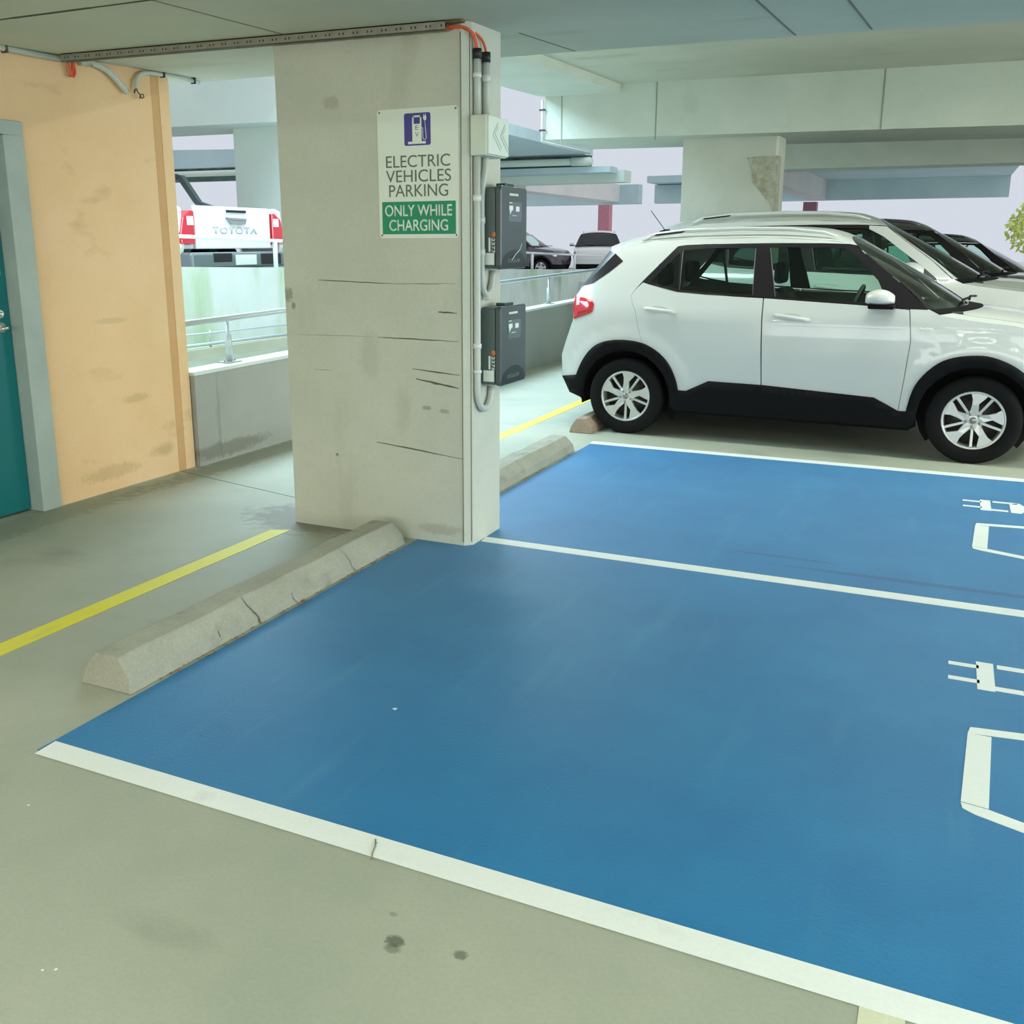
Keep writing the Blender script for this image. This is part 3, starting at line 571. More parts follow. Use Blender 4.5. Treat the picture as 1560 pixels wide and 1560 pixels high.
def charger(z0, z1, lab, num, scratch=False):
    e = empty('ev_charger', (XF, 4.53, z0), lab, 'charger')
    ya, yb, xa, xb = 4.372, 4.69, XF+.004, -1.968
    def rr(ins=0): return rrect(ya+ins, yb-ins, z0+ins, z1-ins, .022-ins*.3)
    mb = MB(); mb.prism(rr(.004), lambda p: (xa, p[0], p[1]), lambda p: (xb-.034, p[0], p[1])); kid(mb, 'back_housing', m_chg, e, .004)
    mb = MB(); mb.prism(rr(.0), lambda p: (xb-.031, p[0], p[1]), lambda p: (xb, p[0], p[1])); kid(mb, 'front_cover', m_chgf, e, .006)
    mb = MB(); mb.box((xb-.062, ya+.075, z1-.002), (xb-.010, yb-.14, z1+.014)); kid(mb, 'top_lug', m_chgd, e, .004)
    # dark arch at the foot of the front cover
    n = 14; pts = [(ya+.004+.0, z0+.02)]+[(ya+.012+(yb-ya-.024)*i/n, z0+.030+.062*math.sin(math.pi*i/n)**.55) for i in range(n+1)]+[(yb-.004, z0+.02), (yb-.02, z0+.006), (ya+.02, z0+.006)]
    mb = MB(); mb.prism(pts, lambda p: (xb, p[0], p[1]), lambda p: (xb+.0015, p[0], p[1])); kid(mb, 'foot_panel', m_chgd, e)
    # display area with icons
    mb = MB(); mb.prism(rrect(ya+.085, yb-.07, z1-.165, z1-.072, .006), lambda p: (xb, p[0], p[1]), lambda p: (xb+.001, p[0], p[1])); kid(mb, 'display', plain('display_grey', (.10, .14, .15), .15), e)
    mb = MB(); q = z1
    for poly in (rrect(ya+.095, ya+.140, q-.112, q-.090, .006), [(ya+.10, q-.112), (ya+.125, q-.112), (ya+.104, q-.132)], rrect(ya+.175, ya+.218, q-.116, q-.092, .004), rc(ya+.095, ya+.13, q-.078, q-.074)):
        mb.prism(poly, lambda p: (xb+.001, p[0], p[1]), lambda p: (xb+.0018, p[0], p[1]))
    for i in range(5): mb.prism(rc(ya+.13+.011*i, ya+.138+.011*i, q-.138, q-.134), lambda p: (xb+.001, p[0], p[1]), lambda p: (xb+.0018, p[0], p[1]))
    kid(mb, 'display_icon', m_signw, e)
    mb = MB()
    for i in range(7): mb.prism(rc(ya+.100+.0155*i, ya+.112+.0155*i, q-.043, q-.032), lambda p: (xb, p[0], p[1]), lambda p: (xb+.001, p[0], p[1]))
    kid(mb, 'front_wordmark', m_label, e)
    o = e.location
    text('lettering', 'OCULAR', plain('dim_mark', (.16, .21, .21), .4), e, mtx_facing((xb+.0015-o[0], ya+.08-o[1], z0+.032-o[2]), (0, 1, 0), (0, 0, 1)), .15, .018, 1, .0008)
    # side stickers (face towards -Y)
    mb = MB(); mb.box((xa+.012, ya+.003, z0+.022), (xb-.038, ya+.0042, z0+.078)); kid(mb, 'white_sticker', m_label, e)
    mb = MB(); mb.box((xa+.040, ya+.0032, z0+.084), (xa+.050, ya+.0042, z0+.150)); kid(mb, 'side_bar_label', m_label, e)
    mb = MB(); mb.lathe([(0, ya+.0032), (.015, ya+.0032), (.015, ya+.0042)], (xa+.066, 0, z0+.165), 'Y', 6); kid(mb, 'orange_logo', m_orangelogo, e)
    text('lettering', num, m_label, e, mtx_facing((xa+.056-o[0], ya+.0038-o[1], z0+.148-o[2]), (0, 0, -1), (1, 0, 0)), .070, .019, 1.05, .0006, .015)
    return e
charger(1.383, 1.775, 'upper dark grey charger box with number 2377 and a white scratch', '2377')
o = bpy.data.objects['ev_charger']
mb = MB(); mb.tube([(-1.9672, 4.50, 1.425), (-1.9672, 4.55, 1.455), (-1.9672, 4.60, 1.475), (-1.9672, 4.625, 1.505)], .0022, 5); kid(mb, 'scratch_mark', m_signw, o)
charger(.812, 1.205, 'lower dark grey charger box with number 2376', '2376')

# ---------------------------------------------------------------- strut channel under the beam
st = empty('strut_channel', (-4.4, 4.22, 2.4), 'perforated steel strut channel fixed under the beam from wall to pillar', 'strut channel')
def sz(x): return sof_z(x, 4.22)-.002
x0, x1 = -4.56, -2.17
mb = MB(); h = .040
for (ya, yb, za, zb) in ((4.195, 4.199, -h, 0), (4.236, 4.240, -h, 0), (4.195, 4.240, -.004, 0), (4.195, 4.205, -h, -h+.003), (4.230, 4.240, -h, -h+.003)):
    mb.hexa([(x0,ya,sz(x0)+za),(x1,ya,sz(x1)+za),(x1,yb,sz(x1)+za),(x0,yb,sz(x0)+za),(x0,ya,sz(x0)+zb),(x1,ya,sz(x1)+zb),(x1,yb,sz(x1)+zb),(x0,yb,sz(x0)+zb)])
x = x0+.03
while x < x1-.02:
    for dx in (0, .022):
        mb.add([(x+dx, 4.1945, sz(x)-.026), (x+dx+.007, 4.1945, sz(x)-.026), (x+dx+.007, 4.1945, sz(x)-.016), (x+dx, 4.1945, sz(x)-.016)], [(0, 1, 2, 3)], 1)
    x += .078
kid(mb, 'channel', [m_galv, m_slot], st)
kid(MB().box((-2.17, 4.197, sz(-2.13)-.010), (-2.09, 4.24, sz(-2.13)-.001)), 'end_bracket', m_rust, st)

# ---------------------------------------------------------------- conduits on the orange wall
def wall_conduit(pts, lab, r=.016, mat=None):
    e = empty('wall_conduit', tuple(pts[0]), lab, 'conduit'); kid(MB().tube(pts, r, 12), 'pipe', mat or m_pvc, e); return e
e = wall_conduit([(-4.598, 2.5, 2.49), (-4.598, 3.84, 2.507), (-4.598, 4.27, 2.512)], 'straight grey conduit along the top of the orange wall above the door')
kid(MB().box((-4.62, 3.86, 2.485), (-4.578, 3.872, 2.53)), 'saddle', m_rust, e)
e = wall_conduit([(-4.596, 4.36, 2.515), (-4.596, 4.44, 2.522)]+bez((-4.596, 4.44, 2.522), (-4.596, 4.56, 2.525), (-4.585, 4.62, 2.46), (-4.590, 4.70, 2.395)), 'curved grey conduit stub sagging off the top of the orange wall', .017)
e = wall_conduit(bez((-4.585, 4.775, 2.425), (-4.59, 4.785, 2.50), (-4.598, 4.82, 2.53), (-4.600, 4.93, 2.538))+[(-4.598, 5.12, 2.545), (-4.598, 5.36, 2.542)], 'grey conduit hooking around the end of the orange wall', .013)
kid(MB().box((-4.615, 5.02, 2.525), (-4.58, 5.03, 2.562)), 'saddle', m_black, e); kid(MB().box((-4.615, 5.30, 2.525), (-4.58, 5.31, 2.562)), 'saddle', m_black, e)
mb = MB(); mb.tube([(-4.585, 4.775, 2.425), (-4.585, 4.79, 2.405), (-4.58, 4.80, 2.395), (-4.58, 4.825, 2.40), (-4.58, 4.83, 2.385), (-4.58, 4.815, 2.375), (-4.58, 4.80, 2.385)], .004, 6); mb.tube([(-4.585, 4.765, 2.42), (-4.582, 4.755, 2.40)], .006, 6); mb.tube([(-4.58, 4.80, 2.395), (-4.58, 4.795, 2.37)], .004, 6)
kid(mb, 'frayed_wire', plain('grubby_wire', (.10, .09, .05), .7), e)
for i, (dy, w_) in enumerate(((0, -.012), (.022, .014), (.035, -.01))):
    pts = bez((-4.59, 4.272+dy, 2.53), (-4.585, 4.272+dy+w_, 2.49), (-4.585, 4.285+dy-w_, 2.46), (-4.588, 4.275+dy*.7, 2.425))
    tag(MB().tube(pts, .0075, 8).build('orange_cable', m_cable), ('leftmost of the three cut orange cable ends hanging on the orange wall', 'middle one of the three cut orange cable ends hanging on the orange wall', 'rightmost of the three cut orange cable ends hanging on the orange wall')[i], 'cable', group='cut orange cables on the wall')

# ceiling lamps (twin tube battens) placed and powered as fill for the bays; none is inside the frame
def batten(x, y, power, lab):
    z = (sof_z(x, y) if 2.3 < y < 5.05 else slab_z(x, y))-.002
    e = empty('ceiling_lamp', (x, y, z), lab, 'lamp', group='batten lamps under the slab')
    MB().box((-.62, -.06, -.05), (.62, .06, 0)).build('batten', m_signw, e, .005)
    for q in (-.03, .03): MB().tube([(-.59, q, -.068), (.59, q, -.068)], .013, 8).build('tube', m_tube, e)
    l = bpy.data.lights.new('lamp_light', 'AREA'); l.shape = 'RECTANGLE'; l.size = 1.2; l.size_y = .14; l.energy = power; l.color = (.95, 1.0, .92)
    o = bpy.data.objects.new('lamp_light', l); COL.objects.link(o); o.parent = e; o.location = (0, 0, -.085)
m_tube = bpy.data.materials.new('lit_tube'); m_tube.use_nodes = True; m_tube.node_tree.nodes['Principled BSDF'].inputs['Emission Color'].default_value = (.96, 1, .88, 1); m_tube.node_tree.nodes['Principled BSDF'].inputs['Emission Strength'].default_value = 6
for (x, y, pw, lab) in LAMPS: batten(x, y, pw, lab)

# conduit at the end of the second beam
e = empty('beam_conduit', (-4.76, 11.8, 3.2), 'thin pale conduit clipped down the end of the deep beam', 'conduit')
kid(MB().tube([(-4.765, 11.82, 3.22), (-4.765, 11.82, 2.745), (-4.765, 11.86, 2.735), (-4.765, 13.6, 2.735)], .016, 8), 'pipe', m_pvc2, e)
for z in (3.10, 2.86): kid(MB().box((-4.80, 11.80, z), (-4.73, 11.84, z+.02)), 'saddle', m_black, e)

#@@CARS
# ---------------------------------------------------------------- cars
m_paint = plain('white_car_paint', (.63, .65, .62), .28, spec=.5, coat=.6)
m_darkpaint = plain('dark_purple_car_paint', (.07, .055, .075), .25, coat=1)
m_blackpaint = plain('black_car_paint', (.02, .025, .028), .25, coat=1)
m_clad = plain('black_cladding', (.004, .004, .005), .6, spec=.15)
m_trim = plain('window_trim_black', (.014, .011, .013), .30, spec=.4)
m_liner = plain('wheel_well', (.006, .006, .006), .9)
m_under = plain('underbody', (.008, .008, .009), .9)
m_tyre = plain('tyre_rubber', (.007, .007, .007), .8, spec=.2)
m_rim = plain('silver_alloy', (.66, .66, .63), .38, metal=.55)
m_disc = plain('brake_disc', (.08, .075, .07), .5, metal=.6)
m_seat = plain('dark_seat_fabric', (.03, .035, .035), .9)
m_inner = plain('dark_interior', (.035, .04, .04), .9)
m_lamp = plain('red_tail_lamp', (.62, .015, .03), .12, coat=1)
m_lampw = plain('lamp_reflector', (.75, .55, .55), .15)
m_head = plain('headlight_lens', (.6, .65, .66), .08, metal=.4)
m_g_side = glass('side_glass', (.76, .93, .85))
m_g_rear = glass('privacy_glass', (.60, .74, .70))
m_g_ws = glass('windscreen_glass', (.86, .98, .92))
m_gap = plain('panel_gap', (.10, .11, .10), .8)
m_seam = m_gap

SEC = [(.1,.80),(.25,.845),(.45,.875),(.7,.886),(.9,.880),(1.0,.862),(1.1,.823),(1.25,.765),(1.4,.700),(1.5,.645),(1.6,.58)]
def interp(t, pts):
    if t <= pts[0][0]: return pts[0][1]
    for (a, b), (c, d) in zip(pts, pts[1:]):
        if t <= c: return b+(d-b)*(t-a)/(c-a)
    return pts[-1][1]
def W(x, z):
    v = sum(interp(z+d, SEC) for d in (-.06, -.03, 0, .03, .06))/5
    r = max(0, -.15-x); v -= .17*(r/.6)**2
    f = max(0, x-2.55); v -= .20*(f/.7)**2.4
    for cx in (0, 2.515):                                # soft flare around the arches
        q = math.hypot(x-cx, z-.31)
        if .36 < q < .56 and z > .25: v += .012*math.sin(math.pi*(q-.36)/.20)
    if .2 < x < 2.2 and .9 < z < 1.02: v += .004*math.sin(math.pi*(z-.9)/.12)
    return v
_wn = {}
def wnormal(x, z, s):
    k = (round(x, 3), round(z, 3))
    if k not in _wn:
        h = .02; _wn[k] = ((W(x+h, z)-W(x-h, z))/(2*h), (W(x, z+h)-W(x, z-h))/(2*h))
    gx, gz = _wn[k]; return tuple(Vector((-gx, s, -gz)).normalized())
def spline(p, k=3):
    out = []
    for i in range(len(p)-1):
        a, b, c_, d = (Vector(q) for q in (p[max(i-1, 0)], p[i], p[i+1], p[min(i+2, len(p)-1)]))
        for j in range(k):
            u = j/k; out.append(tuple(.5*((2*b)+(-a+c_)*u+(2*a-5*b+4*c_-d)*u*u+(-a+3*b-3*c_+d)*u**3)))
    return out+[p[-1]]
def inside(p, poly):
    x, y = p; r = False; j = len(poly)-1
    for i in range(len(poly)):
        xi, yi = poly[i]; xj, yj = poly[j]
        if (yi > y) != (yj > y) and x < (xj-xi)*(y-yi)/(yj-yi)+xi: r = not r
        j = i
    return r
def dense(poly, d=.05):
    out = []
    for i in range(len(poly)):
        a, b = Vector(poly[i]), Vector(poly[(i+1) % len(poly)]); n = max(1, int((b-a).length/d))
        for k in range(n): out.append(tuple(a+(b-a)*k/n))
    return out
def shrink(poly, d):
    n = len(poly); A = sum(poly[i][0]*poly[(i+1) % n][1]-poly[(i+1) % n][0]*poly[i][1] for i in range(n)); s = 1 if A > 0 else -1; out = []
    for i in range(n):
        a, b, c = Vector(poly[i-1]), Vector(poly[i]), Vector(poly[(i+1) % n]); e = ((b-a).normalized()+(c-b).normalized())
        if e.length < 1e-6: out.append(poly[i]); continue
        e.normalize(); out.append((b.x-s*e.y*d, b.y+s*e.x*d))
    return out
_tri = {}
def triang(key, outer, holes, grid=.055):
    if key in _tri: return _tri[key]
    pts = []; edges = []
    for poly in [outer]+holes:
        o = len(pts); q = dense(poly, grid); pts += [Vector(p) for p in q]; edges += [(o+i, o+(i+1) % len(q)) for i in range(len(q))]
    xs = [p[0] for p in outer]; zs = [p[1] for p in outer]
    x = min(xs)+grid*.5
    while x < max(xs):
        z = min(zs)+grid*.5
        while z < max(zs):
            if inside((x, z), outer) and not any(inside((x, z), h) for h in holes):
                if min((Vector((x, z))-p).length for p in pts[:len(edges)]) > grid*.45: pts.append(Vector((x, z)))
            z += grid
        x += grid
    r = delaunay_2d_cdt(pts, edges, [], 0, 1e-5)
    vs = [(v.x, v.y) for v in r[0]]; fs = []
    for f in r[2]:
        c = (sum(vs[i][0] for i in f)/len(f), sum(vs[i][1] for i in f)/len(f))
        if inside(c, outer) and not any(inside(c, h) for h in holes): fs.append(tuple(f))
    _tri[key] = (vs, fs); return _tri[key]
def skin(mb, key, outer, holes=(), off=0, sides=(-1, 1), mi=0):
    vs, fs = triang(key, outer, list(holes))
    for s in sides:
        vv = [(x, s*(W(x, z)+off), z) for x, z in vs]; ff = []
        for i, (x, z) in enumerate(vs): mb.n[len(mb.v)+i] = wnormal(x, z, s)
        for f in fs:
            a, b, c = (Vector(vv[i]) for i in f[:3]); n = (b-a).cross(c-a)
            ff.append(f if n.y*s > 0 else tuple(reversed(f)))
        mb.add(vv, ff, mi, True)
    return mb
ARC = lambda cx, r, a0, a1, n=14: [(cx+r*math.cos(R(a0+(a1-a0)*i/n)), .31+r*math.sin(R(a0+(a1-a0)*i/n))) for i in range(n+1)]
AR = [(-.427,.456),(-.41,.50),(-.356,.599),(-.276,.690),(-.185,.738),(-.067,.758),(.065,.754),(.168,.729),(.277,.667),(.358,.581),(.411,.473),(.433,.383)]   # rear arch, rear to front
AFr = [(2.083,.338),(2.113,.491),(2.167,.597),(2.262,.694),(2.36,.738),(2.46,.755),(2.56,.755),(2.661,.725),(2.756,.675),(2.85,.59),(2.915,.49),(2.93,.44)]
AR = spline(AR); AFr = spline(AFr)
DLO = [(.09,1.211),(.328,1.477),(.40,1.486),(.554,1.492),(1.056,1.500),(1.4,1.498),(1.587,1.492),(1.632,1.486),(1.82,1.336),(2.0,1.199),(2.159,1.052),(2.038,1.054),(1.738,1.078),(1.033,1.111),(.951,1.114),(.593,1.127),(.376,1.142),(.228,1.175)]
QG = [(.150,1.209),(.340,1.424),(.352,1.424),(.372,1.164),(.24,1.187)]
RG = [(.378,1.450),(.60,1.466),(.921,1.469),(.949,1.128),(.60,1.141),(.398,1.156)]
FG = [(1.037,1.470),(1.30,1.474),(1.56,1.465),(1.66,1.395),(1.813,1.245),(1.88,1.12),(1.86,1.088),(1.122,1.116)]
SILL = [(.438,.382),(.498,.381),(.669,.468),(1.066,.464),(1.863,.422),(2.027,.339),(2.031,.338)]
EDGE = [  # (side x, side z, centre x, centre z, region of the strip that starts here)
 (-.36,.28,-.52,.25,'body'),(-.50,.30,-.66,.29,'clad'),(-.578,.42,-.71,.42,'body'),(-.582,.60,-.72,.60,'body'),(-.545,.70,-.68,.72,'body'),(-.475,.88,-.62,.90,'body'),
 (-.472,1.08,-.61,1.08,'body'),(-.41,1.165,-.57,1.165,'rearglass'),(-.18,1.430,-.37,1.455,'body'),(-.155,1.445,-.37,1.485,'body'),(.00,1.500,-.12,1.565,'body'),(.12,1.522,.06,1.592,'body'),
 (.45,1.538,.42,1.622,'body'),(1.0,1.543,1.0,1.634,'body'),(1.4,1.525,1.33,1.618,'body'),(1.560,1.506,1.46,1.590,'body'),(1.640,1.488,1.55,1.556,'ws'),(1.82,1.340,1.88,1.372,'ws'),(2.0,1.203,2.15,1.215,'ws'),(2.165,1.055,2.40,1.060,'cowl'),
 (2.235,1.020,2.50,1.045,'hood'),(2.341,1.000,2.62,1.040,'hood'),(2.55,.975,2.78,1.02,'hood'),(2.755,.950,2.92,.995,'hood'),(2.98,.90,3.10,.94,'hood'),(3.06,.85,3.18,.88,'body'),(3.10,.76,3.24,.78,'body'),(3.12,.60,3.26,.60,'body'),(3.08,.43,3.23,.43,'clad'),(2.99,.27,3.15,.25,'body')]
def loft(regions, tmax=1.0, tmin=0.0, off=0, mi=0, mb=None, nt=16, sides=(-1, 1)):
    mb = mb or MB()
    ts = [tmin+(tmax-tmin)*(1-(1-i/nt)**1.5) for i in range(nt+1)] if tmin == 0 else [tmin+(tmax-tmin)*i/3 for i in range(4)]
    for i in range(len(EDGE)-1):
        if EDGE[i][4] not in regions: continue
        for s in sides:
            rows = []
            for k in range(5):
                u = k/4; q = []
                P0, P1, P2, P3 = EDGE[max(i-1, 0)], EDGE[i], EDGE[i+1], EDGE[min(i+2, len(EDGE)-1)]
                smooth = EDGE[i][4] in ('hood', 'ws') or 9 <= i <= 14
                e = []
                for c in range(4):
                    if smooth and c >= 0:
                        a0, a1, a2, a3 = P0[c], P1[c], P2[c], P3[c]
                        if EDGE[max(i-1, 0)][4] != EDGE[i][4]: a0 = 2*a1-a2
                        if EDGE[i+1][4] != EDGE[i][4]: a3 = 2*a2-a1
                        e.append(.5*((2*a1)+(-a0+a2)*u+(2*a0-5*a1+4*a2-a3)*u*u+(-a0+3*a1-3*a2+a3)*u**3))
                    else: e.append(P1[c]*(1-u)+P2[c]*u)
                we = W(e[0], e[1])
                for t in ts:
                    c = 1-t**2.6; q.append((e[0]+(e[2]-e[0])*c, s*t*we, e[1]+(e[3]-e[1])*c+off))
                rows.append(q)
            n = len(ts); vs = [p for r_ in rows for p in r_]
            mb.add(vs, [((a*n+b), (a*n+b+1), ((a+1)*n+b+1), ((a+1)*n+b)) if s < 0 else ((a*n+b), ((a+1)*n+b), ((a+1)*n+b+1), (a*n+b+1)) for a in range(4) for b in range(n-1)], mi, True)
    return mb
E2 = [(a, b) for a, b, *_ in EDGE]
REARP = [(-.575,.43)]+E2[3:17]+[(1.587,1.497),(1.4,1.503),(1.056,1.505),(.554,1.497),(.40,1.491),(.325,1.482),(.085,1.213),(.035,1.149),(.009,1.104),(.025,1.05),(.057,.99),(.095,.854),(.137,.738)]+list(reversed(AR[:19]))+[(-.45,.45)]
REARP = REARP[:]
RDOOR = [(.09,1.205),(.035,1.149),(.009,1.104),(.025,1.05),(.057,.99),(.095,.854),(.137,.738)]+AR[19:]+SILL[:4]+[(1.050,.75),(1.033,1.106),(.951,1.109),(.593,1.122),(.376,1.137),(.228,1.170)]
FDOOR = [(1.037,1.106),(1.054,.75),(1.070,.464)]+SILL[4:]+[(2.050,.55),(2.070,.826),(2.060,.925),(2.041,1.049),(1.738,1.073)]
FEND = [(2.165,1.055),(2.045,1.052),(2.062,.925),(2.072,.826),(2.052,.55),(2.033,.338)]+AFr+[(3.075,.43)]+list(reversed(E2[20:28]))
CLAD = [(-.575,.43),(-.45,.45)]+AR+SILL[:1]+SILL[1:]+AFr+[(3.075,.43),(2.99,.28),(2.93,.22)]+ARC(2.515,.365,-12,192)+[(2.10,.20),(.42,.20)]+ARC(0,.365,-12,192)+[(-.40,.27),(-.50,.30)]
LAMP = [(-.475,1.088),(-.39,1.078),(-.315,1.058),(-.292,1.03),(-.298,.975),(-.33,.955),(-.465,.905)]
RSG = [(-.405,1.172),(-.178,1.426),(-.10,1.366),(-.20,1.28),(-.327,1.192)]

def wheel(par, x, side, nm='wheel'):
    y0 = side*.715; e = bpy.data.objects.new(nm, None); COL.objects.link(e); e.parent = par; e.location = (x, 0, .305)
    s = side; Rt = .307
    prof = [(.205, .70), (.235, .695), (.285, .70), (Rt-.006, .715), (Rt, .735), (Rt, .84), (Rt-.006, .858), (.285, .872), (.245, .876), (.212, .868), (.205, .86)]
    MB().lathe([(r, s*a) for r, a in prof], (0, 0, 0), 'Y', 56).build('tyre', m_tyre, e)
    mb = MB(); mb.lathe([(.206, s*.72), (.206, s*.858), (.200, s*.866), (.188, s*.862), (.184, s*.845), (.182, s*.74)], (0, 0, 0), 'Y', 56)
    f0, f1 = s*.835, s*.862
    def sp(poly, a, yo=0):
        c, q = math.cos(a), math.sin(a)
        pp = [(p[0]*c-p[1]*q, p[0]*q+p[1]*c) for p in poly]
        mb.prism(pp, lambda p: (p[0], f0+s*yo, p[1]), lambda p: (p[0], (f1-s*(.012 if math.hypot(*p) < .06 else 0))+s*yo, p[1]))
    mb.lathe([(.0, f1-s*.012), (.052, f1-s*.012), (.066, f1-s*.02), (.07, f0)], (0, 0, 0), 'Y', 30)
    for k in range(5):
        a = 2*math.pi*k/5+.35
        sp([(.03, -.022), (.062, -.030), (.115, -.030), (.155, -.070), (.176, -.086), (.190, -.02), (.187, .022), (.15, .012), (.105, .014), (.06, .022), (.03, .02)], a)
        sp([(.055, -.010), (.188, -.013), (.188, .007), (.055, .008)], a+.62, -.008)
    mb.build('rim', m_rim, e, .003)
    mb = MB()
    for k in range(5):
        a = 2*math.pi*k/5+.35+.45; mb.lathe([(0, f1-s*.006), (.0085, f1-s*.006), (.0105, f1-s*.013), (.0105, f1-s*.022)], (.045*math.cos(a), 0, .045*math.sin(a)), 'Y', 8)
    mb.lathe([(0, f1-s*.009), (.022, f1-s*.009), (.025, f1-s*.014)], (0, 0, 0), 'Y', 20)
    mb.build('wheel_nut', plain('nut_metal', (.35, .34, .33), .3, metal=.9), e)
    MB().lathe([(0, s*.80), (.135, s*.80), (.135, s*.79), (.178, s*.785), (.178, s*.74)], (0, 0, 0), 'Y', 32).build('brake_disc', m_disc, e)
    return e

def make_car(lab, loc, rz, sx, sy, sz, paint, cat='car', detail=True, name='hatchback', white_pillar=False):
    e = empty(name, loc, lab, cat, rz); e.scale = (1, 1, 1)
    parts = []
    mb = MB(); skin(mb, 'REARP', REARP); skin(mb, 'FEND', FEND); loft(('body',), mb=mb)
    loft(('hood',), tmax=1, tmin=.865, mb=mb)
    body = mb.build('body', paint, e, recalc=False)
    loft(('hood',), tmax=.858, nt=12).build('bonnet', paint, e, recalc=False)
    for nm, key, poly in (('rear_door', 'RD', RDOOR), ('front_door', 'FD', FDOOR)):
        for s in (-1, 1):
            d = skin(MB(), key+'s', shrink(poly, .0022), sides=(s,)).build(nm, paint, e, recalc=False)
            hx0, hz0, hx1, hz1 = (.132, 1.010, .383, .985) if nm == 'rear_door' else (1.128, .988, 1.381, .957)
            mb = MB(); pts = []
            for i in range(9):
                u = i/8; x = hx0+(hx1-hx0)*u; z = hz0+(hz1-hz0)*u; o = .034*math.sin(math.pi*min(1, max(0, u)))**.35+.002
                pts.append((x, s*(W(x, z)+o), z))
            mb.tube(pts, .012, 8, rs=[.010]+[.0165]*7+[.012])
            h = mb.build('door_handle', paint, d)
            mb = MB(); xm, zm = (hx0+hx1)/2, (hz0+hz1)/2
            cup = [(xm+.075*math.cos(a)-.01, zm+.006+.026*math.sin(a)) for a in [2*math.pi*k/16 for k in range(16)]]
            skin(mb, key+'cup', cup, off=.0012, sides=(s,)); mb.build('painted_cup_shade', plain('handle_shadow_'+paint.name, tuple(c*.8 for c in paint.node_tree.nodes['Principled BSDF'].inputs[0].default_value[:3]), .4), d, recalc=False)  # flat oval in darkened body colour imitates shade in the handle cup
    # dark backing that shows in the panel gaps
    mb = MB(); skin(mb, 'BACK', [(-.40,.50),(-.45,1.0),(.0,1.10),(.1,1.19),(1.0,1.09),(2.1,1.03),(2.7,.93),(3.0,.8),(3.0,.5),(2.9,.55),(2.75,.72),(2.5,.79),(2.27,.73),(2.1,.60),(2.05,.36),(1.8,.44),(1.0,.48),(.7,.49),(.46,.42),(.38,.65),(.2,.75),(0,.79),(-.2,.77),(-.35,.68)], off=-.010)
    mb.build('inner_frame', m_gap, e, recalc=False)
    for s in (-1, 1): skin(MB(), 'DLO', DLO, [QG, RG, FG], off=.001, sides=(s,)).build('window_surround', m_trim, e, recalc=False)
    for nm, key, poly, mg in (('quarter_window', 'QG', QG, m_g_rear), ('rear_door_window', 'RG', RG, m_g_rear), ('front_door_window', 'FG', FG, m_g_side)):
        for s in (-1, 1): skin(MB(), key, poly, off=-.004, sides=(s,)).build(nm, mg, e, recalc=False)
    for s in (-1, 1):    # grey felt runs beside the pillars
        for (a, b) in (((.372, 1.445), (.392, 1.155)), ((.925, 1.465), (.952, 1.128)), ((1.033, 1.468), (1.118, 1.118))):
            mb = MB(); mb.tube([(a[0]+(b[0]-a[0])*u, s*(W(a[0]+(b[0]-a[0])*u, a[1]+(b[1]-a[1])*u)+.003), a[1]+(b[1]-a[1])*u) for u in (0, .5, 1)], .003, 5)
            mb.build('window_run', plain('grey_rubber', (.16, .15, .16), .4), e)
    # lower cladding
    mb = MB(); skin(mb, 'CLAD', CLAD, off=.010); loft(('clad',), mb=mb, off=0)
    mb.build('lower_cladding', m_clad, e, recalc=False, solid=.012)
    loft(('ws',), tmax=.955).build('windscreen', m_g_ws, e, recalc=False)
    for s in (-1, 1): loft(('ws',), tmax=1.0, tmin=.95, sides=(s,)).build('windscreen_pillar', paint if white_pillar else m_trim, e, recalc=False)
    if white_pillar:
        for s in (-1, 1): skin(MB(), 'APIL', [(1.50,1.494),(1.632,1.486),(1.82,1.336),(2.0,1.199),(2.159,1.052),(2.05,1.054),(1.92,1.165),(1.74,1.305),(1.62,1.40),(1.50,1.465)], off=.006, sides=(s,)).build('front_pillar', paint, e, recalc=False)
    loft(('cowl',)).build('cowl', m_clad, e, recalc=False)
    mb = MB()
    for (x0, y0, z0, x1, y1, z1) in ((2.36, -.55, 1.085, 2.40, .05, 1.10), (2.40, .05, 1.085, 2.44, .60, 1.085)): mb.tube([(x0, y0, z0), ((x0+x1)/2-.02, (y0+y1)/2, z0+.012), (x1, y1, z1)], .009, 6)
    mb.build('wiper', m_clad, e)
    loft(('rearglass',)).build('rear_window', m_trim, e, recalc=False)
    for s in (-1, 1): skin(MB(), 'RSG', RSG, off=.003, sides=(s,)).build('rear_side_glass', m_trim, e, recalc=False)
    for s in (-1, 1):
        l_ = skin(MB(), 'LAMP', LAMP, off=.008, sides=(s,))
        vs = []
        for z in (.91, .96, 1.02, 1.08):
            for t in (1.0, .93, .85, .74):
                k = 0
                for i in range(len(EDGE)-1):
                    if EDGE[i][1] <= z <= EDGE[i+1][1]: k = i; break
                a, b = EDGE[k], EDGE[k+1]; u = (z-a[1])/(b[1]-a[1]); ex = a[0]+(b[0]-a[0])*u; cx = a[2]+(b[2]-a[2])*u
                vs.append((ex+(cx-ex)*(1-t**2.6)-.008, s*t*(W(ex, z)+.004), z))
        l_.add(vs, [(r*4+c, r*4+c+1, r*4+c+5, r*4+c+4) if s > 0 else (r*4+c, r*4+c+4, r*4+c+5, r*4+c+1) for r in range(3) for c in range(3)], 0, True)
        tl = l_.build('tail_lamp', m_lamp, e, recalc=False, solid=.004)
        skin(MB(), 'LAMPI', [(-.46,1.075),(-.43,1.07),(-.425,1.02),(-.455,1.015)], off=.010, sides=(s,)).build('reflector', m_lampw, tl, recalc=False)
